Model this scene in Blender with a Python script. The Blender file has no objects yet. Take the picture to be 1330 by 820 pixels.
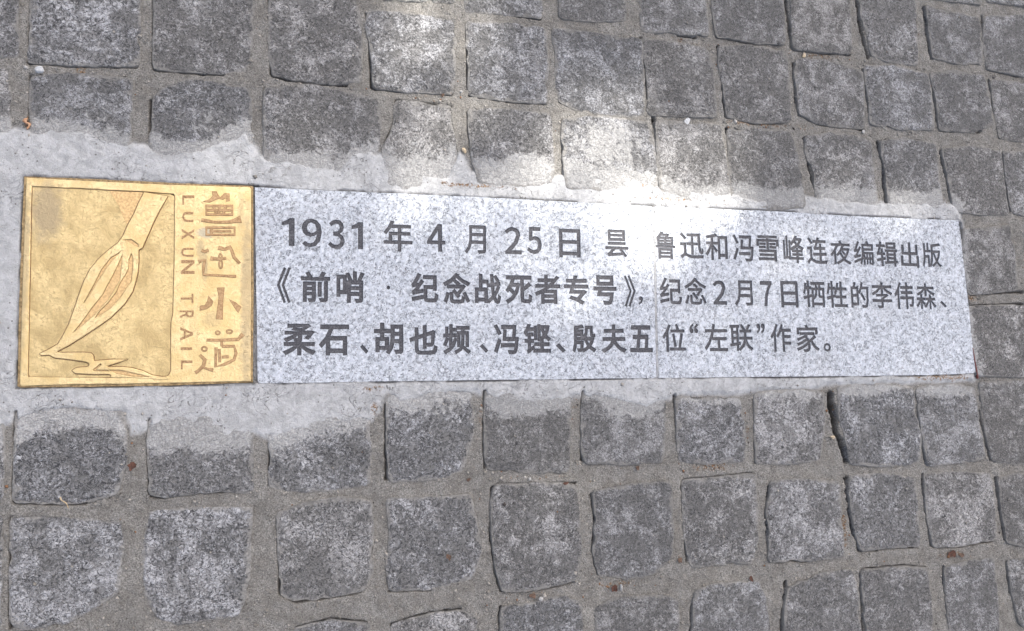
import bpy, math, random
import numpy as np
from mathutils import Vector

# ---------------------------------------------------------------- camera, sky, sun, exposure
SC = bpy.context.scene
COL = SC.collection
cam = bpy.data.cameras.new('camera'); cam_o = bpy.data.objects.new('camera', cam); COL.objects.link(cam_o)
cam_o.location = (0.31284, -0.34362, 1.26808)
cam_o.rotation_euler = (0.12558, -0.28563, -0.02836)
cam.lens = 36 * 1100 / 1330; cam.sensor_width = 36; cam.clip_start = 0.02; cam.clip_end = 500
SC.camera = cam_o
SUN = Vector((0.42, 0.46, 1.0)).normalized()
EL = math.asin(SUN.z); AZ = math.atan2(SUN.x, SUN.y)
world = bpy.data.worlds.new('World'); SC.world = world; world.use_nodes = True
wn = world.node_tree.nodes; wl = world.node_tree.links
sky = wn.new('ShaderNodeTexSky'); sky.sky_type = 'NISHITA'; sky.sun_disc = False
sky.sun_elevation = EL; sky.sun_rotation = AZ; sky.air_density = 1.0; sky.dust_density = 8; sky.ozone_density = 1.0
hz = wn.new('ShaderNodeHueSaturation'); hz.inputs['Saturation'].default_value = 0.78      # thin milky haze over the whole sky
wl.new(sky.outputs[0], hz.inputs['Color']); wl.new(hz.outputs[0], wn['Background'].inputs[0]); wn['Background'].inputs[1].default_value = 0.15
sun = bpy.data.lights.new('sun', 'SUN'); sun.energy = 4.0; sun.angle = math.radians(0.53); sun.color = (1.0, 0.955, 0.88)
sun_o = bpy.data.objects.new('sun', sun); COL.objects.link(sun_o)
sun_o.rotation_euler = SUN.to_track_quat('Z', 'Y').to_euler(); sun_o.location = SUN * 30
SC.view_settings.view_transform = 'Standard'; SC.view_settings.look = 'None'
SC.view_settings.exposure = 1.05; SC.view_settings.gamma = 1.0

# measured layout, in millimetres on the pavement plane
SETTS=[[(-95.9,253.7),(-19.2,263),(-17.1,206.7),(-15.8,171),(-55.1,165),(-91.9,163.6)],[(-91.2,146.2),(-28.4,152),(-23.1,111.6),(-21.4,67.9),(-23.7,29.7),(-85.9,25.8)],[(-0.9,288.1),(136.8,305.6),(137.6,223.4),(137.7,173.4),(59.7,166),(-0.4,164.7),(1,208.7)],[(160.6,308.6),(295.3,325.8),(295.1,216.1),(285.6,176.7),(249.9,171.1),(202,171.3),(161.4,169.9),(161,237.6)],[(322.2,323),(441.2,325.3),(454.1,282.5),(457.2,220.1),(454.6,176.3),(411.4,170),(360,171.5),(324.2,175.5),(321.5,243.1)],[(4.2,145.1),(65.1,149.5),(130.1,148.5),(128.4,95.8),(130.6,45.1),(63.6,35.2),(6,37),(3.9,97.3)],[(159.3,123.4),(176.5,141.1),(212.8,155.9),(255.5,152.6),(291.3,148.6),(295,96.8),(297.7,32.4),(225.4,24.7),(159.2,27.7),(159.3,75.3)],[(315.5,150.7),(377.1,162.1),(458,151.9),(484,147.8),(486,104.8),(481,73.7),(478.4,43.1),(473.4,12.5),(388.4,10.5),(317.5,13.7),(315.9,86.5)],[(511.5,148.9),(547.9,148.1),(597.3,145.7),(600.4,113.1),(607,69.5),(594.7,12.7),(539.8,3.8),(498.1,13.8),(490.4,68.2),(498.9,84.7),(508.6,106.4)],[(472,292.2),(519.2,293.7),(605.1,291.8),(606.8,247.8),(601.5,170.2),(554.3,167.5),(478.2,168.4),(474,234.3),(465.9,271.2)],[(629.3,290.5),(696.9,295.3),(760.9,294.3),(762.5,223.6),(757.9,166.4),(680.4,166.6),(629.2,171.3),(628.1,237)],[(775.8,294.6),(832.2,295.2),(935.6,292.3),(935.2,226),(933.4,161.6),(910.3,154.4),(847.3,156.3),(806.4,162.4),(782.3,172.4),(777.7,231.7)],[(628.7,381.5),(757.6,398.2),(754.8,313.8),(697.4,314),(627.1,309.9),(626.5,341.5)],[(790.6,402.5),(912.7,418.4),(907,326.7),(840.1,317.9),(790.3,317.8),(790.5,361.4)],[(942,422.2),(1061.2,437.7),(1066.1,315.9),(1013.1,313.1),(939.5,312.2),(939.2,365.4)],[(495.8,390.1),(611.2,405.7),(607,323.3),(544.2,318.5),(492.7,316.2)],[(940.1,295.6),(1004.6,293.9),(1061.3,286.9),(1070.2,259.4),(1072.2,168.2),(1034.4,165.3),(946.3,161.3),(942.4,167.8),(946.5,192.7),(944.9,247.6),(936.4,279.9)],[(1089.3,295.4),(1142.4,302.3),(1221.9,301.6),(1224.6,252.2),(1223.2,169.7),(1156.3,163.3),(1096.6,170.1),(1094.7,212.2),(1086.6,253.9)],[(1082.9,440.6),(1225.5,459.1),(1221.4,316.2),(1166.7,312),(1127.7,315.2),(1084.4,316.4),(1080,367.6)],[(1245.4,461.7),(1373.3,462.9),(1363.5,312.7),(1304.4,309.8),(1241.9,309.5),(1242.3,356.7)],[(1248.3,286.6),(1319.5,290.5),(1386,277.3),(1385.7,236.9),(1379.7,169.6),(1317.6,169.5),(1276.7,172.3),(1245.4,187.3),(1245.1,224.9),(1241.4,261)],[(1402.6,482.2),(1525.3,482.3),(1521,403.1),(1514.6,304.6),(1457.7,303.8),(1409.7,311.3),(1409.3,344.6),(1396,389)],[(1395.4,287.2),(1456.9,294.5),(1536,285),(1539.7,234.6),(1537.4,178),(1462.7,174.2),(1397.5,178.3),(1399.9,223.1),(1394.7,260.1)],[(1548.6,425.1),(1605.1,418.9),(1676.4,417.4),(1675.1,356.5),(1669,319.3),(1603.2,316.2),(1554.5,323.9),(1551.7,367.3)],[(1543.3,285.7),(1610.6,299.7),(1671.8,294.3),(1679.4,246.1),(1683.4,199.5),(1643.8,181.1),(1606.5,178.4),(1555.4,177.8),(1554.3,235.8)],[(1691.9,419.2),(1789,433.4),(1848.8,431.8),(1843.8,316.4),(1773.1,305.1),(1683.4,312.8),(1682.8,373.2)],[(1691.7,286.6),(1830.5,290.9),(1835.8,178.8),(1756.3,170.2),(1699.1,172.5),(1692.8,231.5)],[(1709.6,538.5),(1886.2,562),(1876.9,460),(1791.7,455),(1700,455.7)],[(1554.1,549.9),(1691.9,552.6),(1681.7,447),(1617.3,445.9),(1548.7,444)],[(958.7,148.6),(1011.3,149.8),(1078.6,150.6),(1086,99.7),(1092.9,20.2),(1025.2,8.9),(958.1,27.1),(956.2,74)],[(1098,145),(1155.3,149.1),(1223,146.8),(1231.3,108.8),(1239.8,13.1),(1168.4,4.3),(1097.1,14.9),(1095.1,100.2)],[(1256.4,142),(1307.8,151.3),(1366,149.5),(1390.6,140.9),(1393.1,75.1),(1399,11.5),(1328.5,7),(1270.7,17.3),(1265.7,75.2),(1251.2,117.2)],[(1418.3,144.3),(1469.3,152.2),(1539.7,147.9),(1541.8,83.3),(1548.8,15),(1481.2,9.2),(1423.2,15.5),(1424.6,84.2),(1417.8,120.6)],[(1556.5,136.9),(1621.6,148.7),(1695.6,142.7),(1695.2,76.3),(1699.7,19.9),(1625,16.7),(1572.9,22),(1564.3,92)],[(1704.9,141.8),(1831.5,146.7),(1834.6,20.9),(1737.6,19.9),(1711.4,23.4),(1706.6,76.9)],[(787.8,138.5),(853.9,148.8),(938.3,144.4),(953.5,104.8),(957.2,37.8),(890.1,23.7),(790.3,23.9),(784.9,93.7)],[(628.6,143.1),(692.8,148.2),(765.3,147.3),(767.6,60.2),(762.6,30.2),(715.2,25.2),(641.1,26.3),(630.8,71)],[(1588.5,-16.2),(1630.4,-16.1),(1696.5,-6.1),(1705,-60.4),(1704.2,-128),(1644.1,-134.9),(1592.8,-138.6),(1582.6,-85.9)],[(1580.7,-166.5),(1659.1,-162.7),(1800.8,-159.8),(1796.4,-294.6),(1698.4,-294.8),(1589.8,-291.9),(1583.3,-238.8)],[(1738.7,-1.5),(1842.4,5.6),(1837.9,-130.4),(1733.7,-132),(1735.3,-59.5)],[(2.3,-321.8),(64.8,-317.2),(129.6,-322.9),(136.1,-391.7),(124.7,-432.3),(87.2,-442.5),(41,-440),(3.8,-437),(2.9,-386.2)],[(165.9,-335.4),(225.6,-331.7),(297.7,-344.4),(300.3,-398.5),(300.6,-439.2),(262.6,-435.1),(207.3,-436.5),(187.7,-439.7),(169,-434.6),(166.2,-393)],[(326.2,-356.1),(366.7,-340.9),(410.4,-338.7),(463.9,-337.9),(465.7,-394.1),(463.2,-436.3),(410.1,-441.4),(351,-440.6),(326.7,-434.1),(325.4,-399.5)],[(1.1,-459.6),(41.7,-460),(130.5,-473.4),(135.3,-514.1),(128,-563.6),(91.4,-585.2),(64.3,-597.4),(6.3,-597.8),(2.6,-524.2)],[(168.6,-463.4),(202.8,-460.2),(298.8,-463.5),(297.1,-504.6),(296.6,-567.2),(282.7,-605.3),(205.5,-608.4),(181.1,-598.2),(166,-566.8),(163,-516.1),(166.2,-485.8)],[(337.4,-473.2),(377.7,-461.5),(421,-456.2),(466.3,-464.1),(468.1,-515.9),(467.8,-564.8),(453.3,-586.3),(409.8,-591.3),(358.9,-594.3),(342.1,-583.5),(339.7,-528.6)],[(360,-633.1),(409.7,-627.2),(461.7,-636.3),(465.6,-698.2),(359.1,-692)],[(493.7,-310.2),(541.3,-301.9),(621.2,-306.8),(623.5,-365.4),(604.2,-424.8),(556.9,-434.1),(497,-433.5),(493.1,-372.7)],[(645.6,-304.9),(782,-306.1),(779.6,-370.3),(774.7,-432.3),(726.5,-431.4),(645.1,-424.3),(642.9,-366)],[(808.1,-307.8),(949.9,-312.9),(943.8,-375.4),(937.2,-422.3),(882.7,-424.9),(806.2,-419.3),(800.5,-401.1),(803.9,-346.8)],[(493.3,-462.3),(556.4,-463.4),(615.3,-463.1),(624,-503.5),(631.3,-549.2),(615.1,-581.7),(565.8,-592.2),(492,-589.5),(491.2,-555.7),(494.9,-528.6),(497.4,-506.8),(494.2,-484.5)],[(657.8,-450.3),(725.9,-450.2),(786.7,-454.3),(789.6,-513.6),(790.3,-560.5),(781.2,-597),(720.8,-605.9),(665.9,-604.9),(656.9,-579.3),(650.1,-516.5),(651.2,-470.7)],[(817.3,-467.7),(894.5,-459.5),(949,-459.7),(949.6,-523.3),(945.6,-571.5),(914.4,-599.1),(867.6,-603.8),(822.3,-595.6),(813.6,-556.3),(819.2,-515.4)],[(662.8,-630.4),(707.7,-628.7),(757.5,-623.8),(788.6,-635.7),(787.3,-732.5),(659.2,-718.9)],[(815.1,-643.8),(846.6,-633.7),(925.9,-635.7),(952.6,-643.9),(952.1,-750.1),(810,-735)],[(497,-641.7),(553.7,-630.7),(599.9,-630.4),(620.8,-643.3),(621.5,-714.8),(494.2,-701.3)],[(970.4,-322.1),(1027.1,-324.6),(1084.9,-328.3),(1093.2,-380.1),(1088.5,-428.4),(1020.7,-429.4),(970.4,-423.6),(968.8,-376.2)],[(1118.1,-318.6),(1206.4,-313.7),(1252.5,-321.2),(1247.2,-384.9),(1234.2,-430.4),(1189.3,-436.4),(1114.6,-433.3),(1115.3,-380.7)],[(1286.6,-309.7),(1366,-306.9),(1440,-315.1),(1443.6,-363.5),(1449.5,-404.9),(1442,-445.5),(1369,-449.2),(1300.6,-442.4),(1295.8,-406.3),(1284,-359.3)],[(1451.8,-315.3),(1534.9,-309.6),(1578,-317.4),(1583.1,-381.2),(1589.9,-444.6),(1519.7,-448.7),(1464.8,-451.9),(1458.1,-418.9),(1454.6,-370.7)],[(1595.1,-307.7),(1772,-306.1),(1761.6,-455.8),(1660,-457.3),(1608.9,-449.6),(1599.2,-395.8)],[(974,-458.5),(1033.3,-456.3),(1105.8,-454.6),(1106.5,-507.8),(1104.4,-557.8),(1088.9,-594),(1024.8,-591.8),(982.9,-593.5),(974.4,-549.2),(973,-500.3)],[(1137.2,-468.8),(1194.5,-466.4),(1270.9,-475.2),(1269.8,-542.9),(1269.8,-597),(1199.3,-598.3),(1126.7,-594.3),(1131.6,-547),(1126.5,-515.2),(1137.2,-490.4)],[(1296.9,-466),(1367.6,-463.9),(1432.3,-474.9),(1430.8,-539.3),(1429,-589.8),(1371.9,-588.6),(1308,-589.4),(1299.8,-557.7),(1294.4,-511.8)],[(1454.6,-469.2),(1534.8,-468.7),(1596.9,-475.6),(1600.5,-535.5),(1599.3,-590.4),(1520.7,-596),(1461.8,-593.4),(1454,-540.7)],[(1619.1,-483.6),(1676,-475),(1749.7,-475.4),(1740.7,-613.8),(1659.7,-605.5),(1623.2,-597.5),(1619.1,-543.4)],[(981.9,-658.4),(987.4,-634.9),(1022.7,-625.7),(1101,-627.1),(1113.4,-657.6),(1117.1,-767.7),(973.6,-752.4)],[(1158.5,-642.8),(1219.9,-625.1),(1286.2,-623.9),(1294.3,-673.1),(1290.3,-786.2),(1141.5,-770.3),(1147.9,-685.3)],[(1306.2,-626.7),(1384.5,-626.1),(1441.1,-633),(1440.6,-685.5),(1439.9,-802.2),(1305.7,-787.9),(1305.5,-686.8)],[(1481,-633.4),(1551.7,-625.2),(1586.2,-627.7),(1589.7,-671.3),(1581.1,-817.3),(1482.3,-806.7),(1478.4,-688.8)],[(1622.4,-633.1),(1729.3,-629.8),(1727.9,-778.6),(1635.5,-742.7),(1624.6,-687.7)],[(-70.4,-328.9),(-15.6,-325.4),(-12.4,-385.6),(-13.2,-435.1),(-65.9,-432.3)],[(-64.9,-453.7),(-12.3,-456.8),(-9.8,-523.3),(-8.7,-595.4),(-59,-590.7)],[(7,-618.9),(129.7,-629.1),(132.6,-672.4),(8.5,-658.9)],[(169.3,-627),(297.2,-637.4),(299.7,-690.6),(170.3,-676.5)]]
CRACKS=[(3,[(1079.3,382),(1084.4,316.4)]),(4.6,[(1232.5,400.2),(1238.6,309.1)]),(5.8,[(1388.3,418.7),(1393.2,358.1),(1404.2,307.7)]),(5.8,[(1542.7,421.3),(1548.1,366.9),(1552.5,322.2)]),(2.9,[(1684.5,421.6),(1682.8,357.2)]),(4.6,[(1086.3,296.6),(1089.7,254.2),(1093.5,169.9)]),(3.5,[(1239.6,279.9),(1239.1,209.9),(1243.6,184.3)]),(3.9,[(1389.8,282.2),(1393.3,245),(1396.1,200.5)]),(4.6,[(1548.1,263),(1553.9,180.8)]),(3.5,[(1686.1,287.7),(1692.9,215.8),(1699.1,172.5)]),(5.2,[(1093.6,147.5),(1097.7,93.5),(1093.5,28.4)]),(6.4,[(1253,138.9),(1255.5,88.9),(1268.1,45.5)]),(7,[(1411.2,142.3),(1419.8,106),(1417.7,29.8)]),(4.6,[(1554.5,135.2),(1560.6,91.8),(1567.3,36.7)]),(3.5,[(1702.6,138.5),(1705.7,23.2)]),(3.5,[(467.2,286.5),(470.5,246.5),(474.6,168.1)]),(2.8,[(775.7,291.9),(780.1,225.3),(783.6,171.2),(809,160)]),(5.1,[(935.7,295.1),(944.6,240.6),(943.6,192.5),(952,159),(956.4,132.1),(957.7,74.1)]),(2.6,[(626,140.4),(628.6,83.4),(639,43.8)]),(3,[(511.5,147.6),(507.5,108.8),(495.3,84.5)]),(2.3,[(628,289.1),(626.9,178.8)]),(2.3,[(786.5,138.4),(784.5,48.2)]),(2.6,[(1084.4,315),(1127.5,312.3),(1219.6,314.5)]),(2.8,[(1241.8,308),(1304.2,306.8),(1363.3,309.7)]),(2.3,[(1094.9,167.2),(1156.1,160.5),(1208.5,165.8)]),(2.8,[(1246.8,184.5),(1279.8,169.6),(1379.4,166.7)]),(3,[(-0.3,162.5),(59.8,163.7),(135.8,169.8)]),(3.5,[(161.4,168.7),(202.1,167.8),(255.3,170.4)]),(3.5,[(324.2,173.1),(377,166.9),(434.6,168.4)]),(2.6,[(478.2,166),(600.2,167.6)]),(2.8,[(629.2,168.7),(693.3,163.7),(757.8,163.8)]),(2.6,[(510.3,150),(554,148.6),(598.5,147.1)]),(2.6,[(1425.5,147.7),(1495.7,152.5),(1535.9,146.1)]),(2.3,[(1555.2,176.3),(1653,180.2)]),(2.3,[(701.3,311.8),(753.3,310.9)]),(2.8,[(-0.6,253.9),(-0.4,164.7)]),(2.3,[(2.3,143.8),(3.9,69.8)]),(2.6,[(159.3,272.8),(160.3,172.1)]),(3.5,[(321.2,292.1),(323,176.6)]),(2.3,[(314.3,151.8),(314.7,104.2)]),(2.3,[(157.3,121),(157.5,63.8)]),(13.9,[(1268.4,-318.8),(1273.8,-385.7),(1291.5,-436.7)]),(3.5,[(1115.9,-329),(1111.7,-431.9)]),(3.5,[(1450.3,-363.7),(1453.8,-411.9),(1461.5,-451.8)]),(3.5,[(1587.3,-360.2),(1593.8,-395.7),(1603.6,-449.4)]),(2.6,[(972.4,-460.9),(973.7,-585.6)]),(3.5,[(1135.4,-473.8),(1125,-515.1),(1127,-590.6)]),(9.3,[(1288.8,-468.2),(1290.7,-518.1),(1295.7,-551),(1305,-587.9)]),(5.1,[(1449.5,-470.3),(1450.3,-527.1),(1456.9,-593)]),(5.1,[(1613.8,-483.4),(1616.3,-536.4),(1620.3,-591.8)]),(5.8,[(1154.8,-632.6),(1145,-685),(1140.8,-721.5)]),(3,[(1302.9,-629),(1299.4,-736.9)]),(3.9,[(1477.7,-633.1),(1477.5,-682.1),(1483,-754.8)]),(3.5,[(979.1,-658.2),(973,-717)]),(2.3,[(1618.9,-632.8),(1621.1,-687.4)]),(3.5,[(804.1,-307.8),(799.8,-416.7)]),(3.5,[(643.2,-304.9),(640.3,-421.8)]),(3.5,[(491.3,-321.5),(490.2,-430.9)]),(4.6,[(652.9,-452.4),(647.7,-516.3),(654.5,-579.2),(662.3,-603.4)]),(3.9,[(814.6,-470),(817.9,-515.3),(812.3,-557.4),(819.9,-591.9)]),(4.6,[(660.4,-630.2),(657.7,-685.6)]),(4.6,[(966.4,-319.5),(968.8,-376.2),(970.9,-413.7)]),(2.3,[(661,-605.6),(720.7,-608.2),(776,-601.2)]),(2.3,[(492,-591.6),(554.2,-594.6)]),(2.3,[(657.9,-448),(786.8,-451.9)]),(2.6,[(325.2,-361.6),(325.6,-431.9)]),(2.6,[(164.9,-335.4),(167.1,-434.5)]),(2.8,[(0.4,-320.7),(2.9,-437)]),(2.6,[(-0.7,-459.5),(4.5,-597.6)]),(3.5,[(337.4,-475.3),(340,-581.2),(359.9,-596.5)]),(2.6,[(361,-596.6),(409.8,-593.4),(451.1,-588.3)]),(3.5,[(361,-631.1),(409.8,-625.1),(458.5,-633.9)]),(3.5,[(497.1,-639.6),(553.7,-628.5),(597.6,-628)]),(5.8,[(1582.6,-4.5),(1584.9,-49),(1585.3,-93.2),(1584.3,-166.4)]),(3.9,[(1584.3,-166.4),(1585.1,-238.8),(1587.8,-293.4)]),(2.8,[(1594.3,-141.5),(1643.7,-137.8),(1718.4,-133.7)]),(2.8,[(1584.7,-163.5),(1659.5,-159.8),(1715.5,-157.7)]),(1.9,[(168.2,-440.7),(187.7,-441.8),(207.4,-438.6),(262.6,-437.2)]),(2.6,[(3.9,-439),(41.1,-442),(87.3,-444.6)]),(2.1,[(974.1,-456),(1033.4,-453.8),(1103,-451.9)]),(2.3,[(1128.2,-594.4),(1199.1,-600.8)]),(2.3,[(1307.8,-591.9),(1371.7,-591.2),(1425.4,-592.2)]),(2.3,[(1459.9,-595.9),(1520.4,-598.7),(1590.1,-593.9)]),(2.3,[(1306.5,-624.1),(1384.7,-623.5),(1439.7,-630.3)]),(2.8,[(1008.4,309.8),(1042.9,309.2)]),(2.3,[(1684.9,309.7),(1763,302.6)])]
APRON=[(-105,51.2),(-32.3,59.5),(-19.5,67),(4.9,68.7),(33.4,74.1),(82.3,67.6),(127.2,59.5),(152.5,56.7),(178.4,42.4),(235.4,57.6),(288.6,82.2),(310.6,50.8),(377.2,40.7),(422.6,36.2),(443.5,64),(469.2,70.5),(492.7,62.3),(510.4,46.2),(546.3,38.5),(582.8,33.1),(612,72.3),(631.5,45.8),(677.3,51),(729.4,61.8),(765.7,43.3),(792.7,52.5),(842.9,50.2),(905.1,45.7),(947.2,37.3),(990,31.4),(1093.7,31.2),(1170,26.6),(1241.4,32.9),(1314.1,30.7),(1397.4,30.3),(1466.1,32),(1545.8,37.2),(1579.6,34.2),(1588,-4.3),(1579,-166.5),(1585.4,-299),(1580.9,-307.5),(1432.6,-305.2),(1285.3,-307),(1206.4,-313.7),(1122.8,-316.1),(1085.3,-323.2),(977.6,-319.8),(945.1,-325.4),(914,-339.7),(873.9,-326.4),(807.8,-315.2),(774.8,-325.4),(729.8,-328.1),(667.2,-326.7),(649.1,-313.3),(624.8,-306.9),(558.9,-309.1),(512,-322),(494.9,-306.8),(470.6,-347.1),(410.3,-349.9),(366.8,-359.6),(329.5,-372.6),(303.1,-357.6),(272.1,-370.6),(221.1,-365.6),(166.3,-351.2),(142,-356.7),(131.7,-329.2),(74.2,-319.5),(37,-321.6),(5.3,-331),(-16.7,-345.5),(-86.9,-348.2)]
PLAQUE=[(-1.1,-0.3),(184.3,0.8),(299.1,1.1),(422.5,-0.3),(613.1,1.2),(942.4,-0.2),(1193.1,1.3),(1327.8,-0.8),(1577.7,0.6),(1582.2,-137.3),(1584.8,-289),(1467.9,-291.1),(1302.7,-290.3),(935.9,-288.7),(607.1,-287.8),(301.5,-287.7),(73.3,-288.9),(1.1,-288.2)]
SEAM=[(943.8,-0.1),(935.9,-288.7)]
SLABS=[[(301.3,-0.8),(422.4,-0.5),(612.8,0.9),(940.9,-0.5),(937.2,-147.1),(933.1,-288.7),(606.8,-287.8),(307.8,-287.9),(304.6,-156.6)],[(945.4,-0.6),(1192.4,1),(1327,-1.1),(1576.7,0.3),(1581.2,-137.4),(1583.8,-289.1),(1467,-291.1),(1301.9,-290.4),(937.5,-288.8),(941.4,-147.1)]]
RUST=[(1510.4,-295.2,105.7,8.4,0.9),(1027.4,-436,57.6,10,0.8),(64.9,158.5,9.9,9,0.9),(0.9,75,4.7,15.3,0.9),(472.1,-298.4,20.6,6.8,0.8),(625.9,19.3,76.4,5,0.9),(974.6,14.6,73.4,5.4,0.8),(1047.4,8.5,90.8,5.4,0.5),(474.2,-326.8,9,15.9,0.8),(928.8,39,14.2,10.7,0.8),(1156.1,160.5,96.2,7.1,0.8),(1303.7,300.8,68.2,7.4,0.7),(1019.7,296.8,76.7,14.1,0.5),(1276.5,-556.2,9.3,38.6,0.9),(1272.9,-359,12.7,53.2,0.5),(1095.7,-386.5,11.8,38.4,0.6),(726.2,-439.6,63.7,7,0.6),(841.1,-611.1,52.6,9.3,0.7),(708.2,-614,62.3,7.9,0.6),(1502,-610.9,42.5,9.4,0.8),(956,-581.9,27.5,9.6,0.4),(1595.6,-145.9,14.5,8.8,0.9),(143.8,-350.5,9.8,31.2,0.5),(667.6,174.6,79.1,7.8,0.3),(560.3,160.4,50.1,7.6,0.5),(788.6,48.4,10.7,13,0.7),(1527.8,34.8,35.9,15,0.5),(1243.3,159.7,150.5,8.6,0.5),(1579.9,-253.2,7.1,43.1,0.5),(636.2,-342.4,9.7,46.7,0.6),(787.4,-334.2,10.5,36.3,0.5)]
SMEAR=[(865.6,99,85.2,66.2,0.75),(411.2,39.1,69.6,23.9,0.4),(1038.6,110.4,60.6,55,0.25),(71.7,91.5,59.9,33.5,0.4),(224.3,91.6,64.4,57.7,0.45),(540.6,65.3,49.1,61.5,0.5),(231.2,-363.8,61.5,27.6,0.7),(558.7,-323,59.7,27.7,0.6),(717.2,-326.6,64,23.9,0.8),(873.4,-336.3,68.3,31.9,0.6),(1541.4,-86.9,35.8,102.2,0.3),(903.8,-324.5,19.2,17.4,1),(470,177.7,72.6,14.9,0.5),(287.8,173.4,27.6,16.7,0.8),(1033.1,270,27.4,84.5,0.45),(755.8,262.9,10.9,79.8,0.4),(556.3,-465.7,35.2,11.2,0.4),(934.5,-473.7,41.4,14.6,0.5),(1179.8,-460.6,45.6,12.8,0.4),(399.9,140.9,70,24.3,0.3),(454.7,-360.2,22.6,66.8,0.3),(1424.1,-390.4,33.5,54.5,0.35),(1325.4,-28.6,16.5,14.4,0.1)]
LIGHT=[(586.8,258.7,90.2,153.1,0.9),(550.1,299.8,89.2,89.8,0.6),(593.3,131.5,95.7,112.8,0.9),(492.3,25.7,236.8,48.4,0.85),(564.7,48.2,100.1,61.7,1),(689,11.2,159.6,37.8,0.8),(887.2,113.8,175.2,99.7,0.85),(863.2,43.4,247.7,68.2,1),(1063.2,24.2,335.5,49,1),(943.7,-29.3,223.1,104.8,1),(762.7,72.8,123.2,77.3,0.6),(1362.2,12.8,338.7,34.6,0.9),(1011.2,-106.4,291.9,104.9,0.5),(735.2,247.6,109.9,105.6,0.2),(725.9,-50.3,274.8,75.1,0.4),(653.9,-366.4,547.4,104.3,0.08)]
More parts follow.
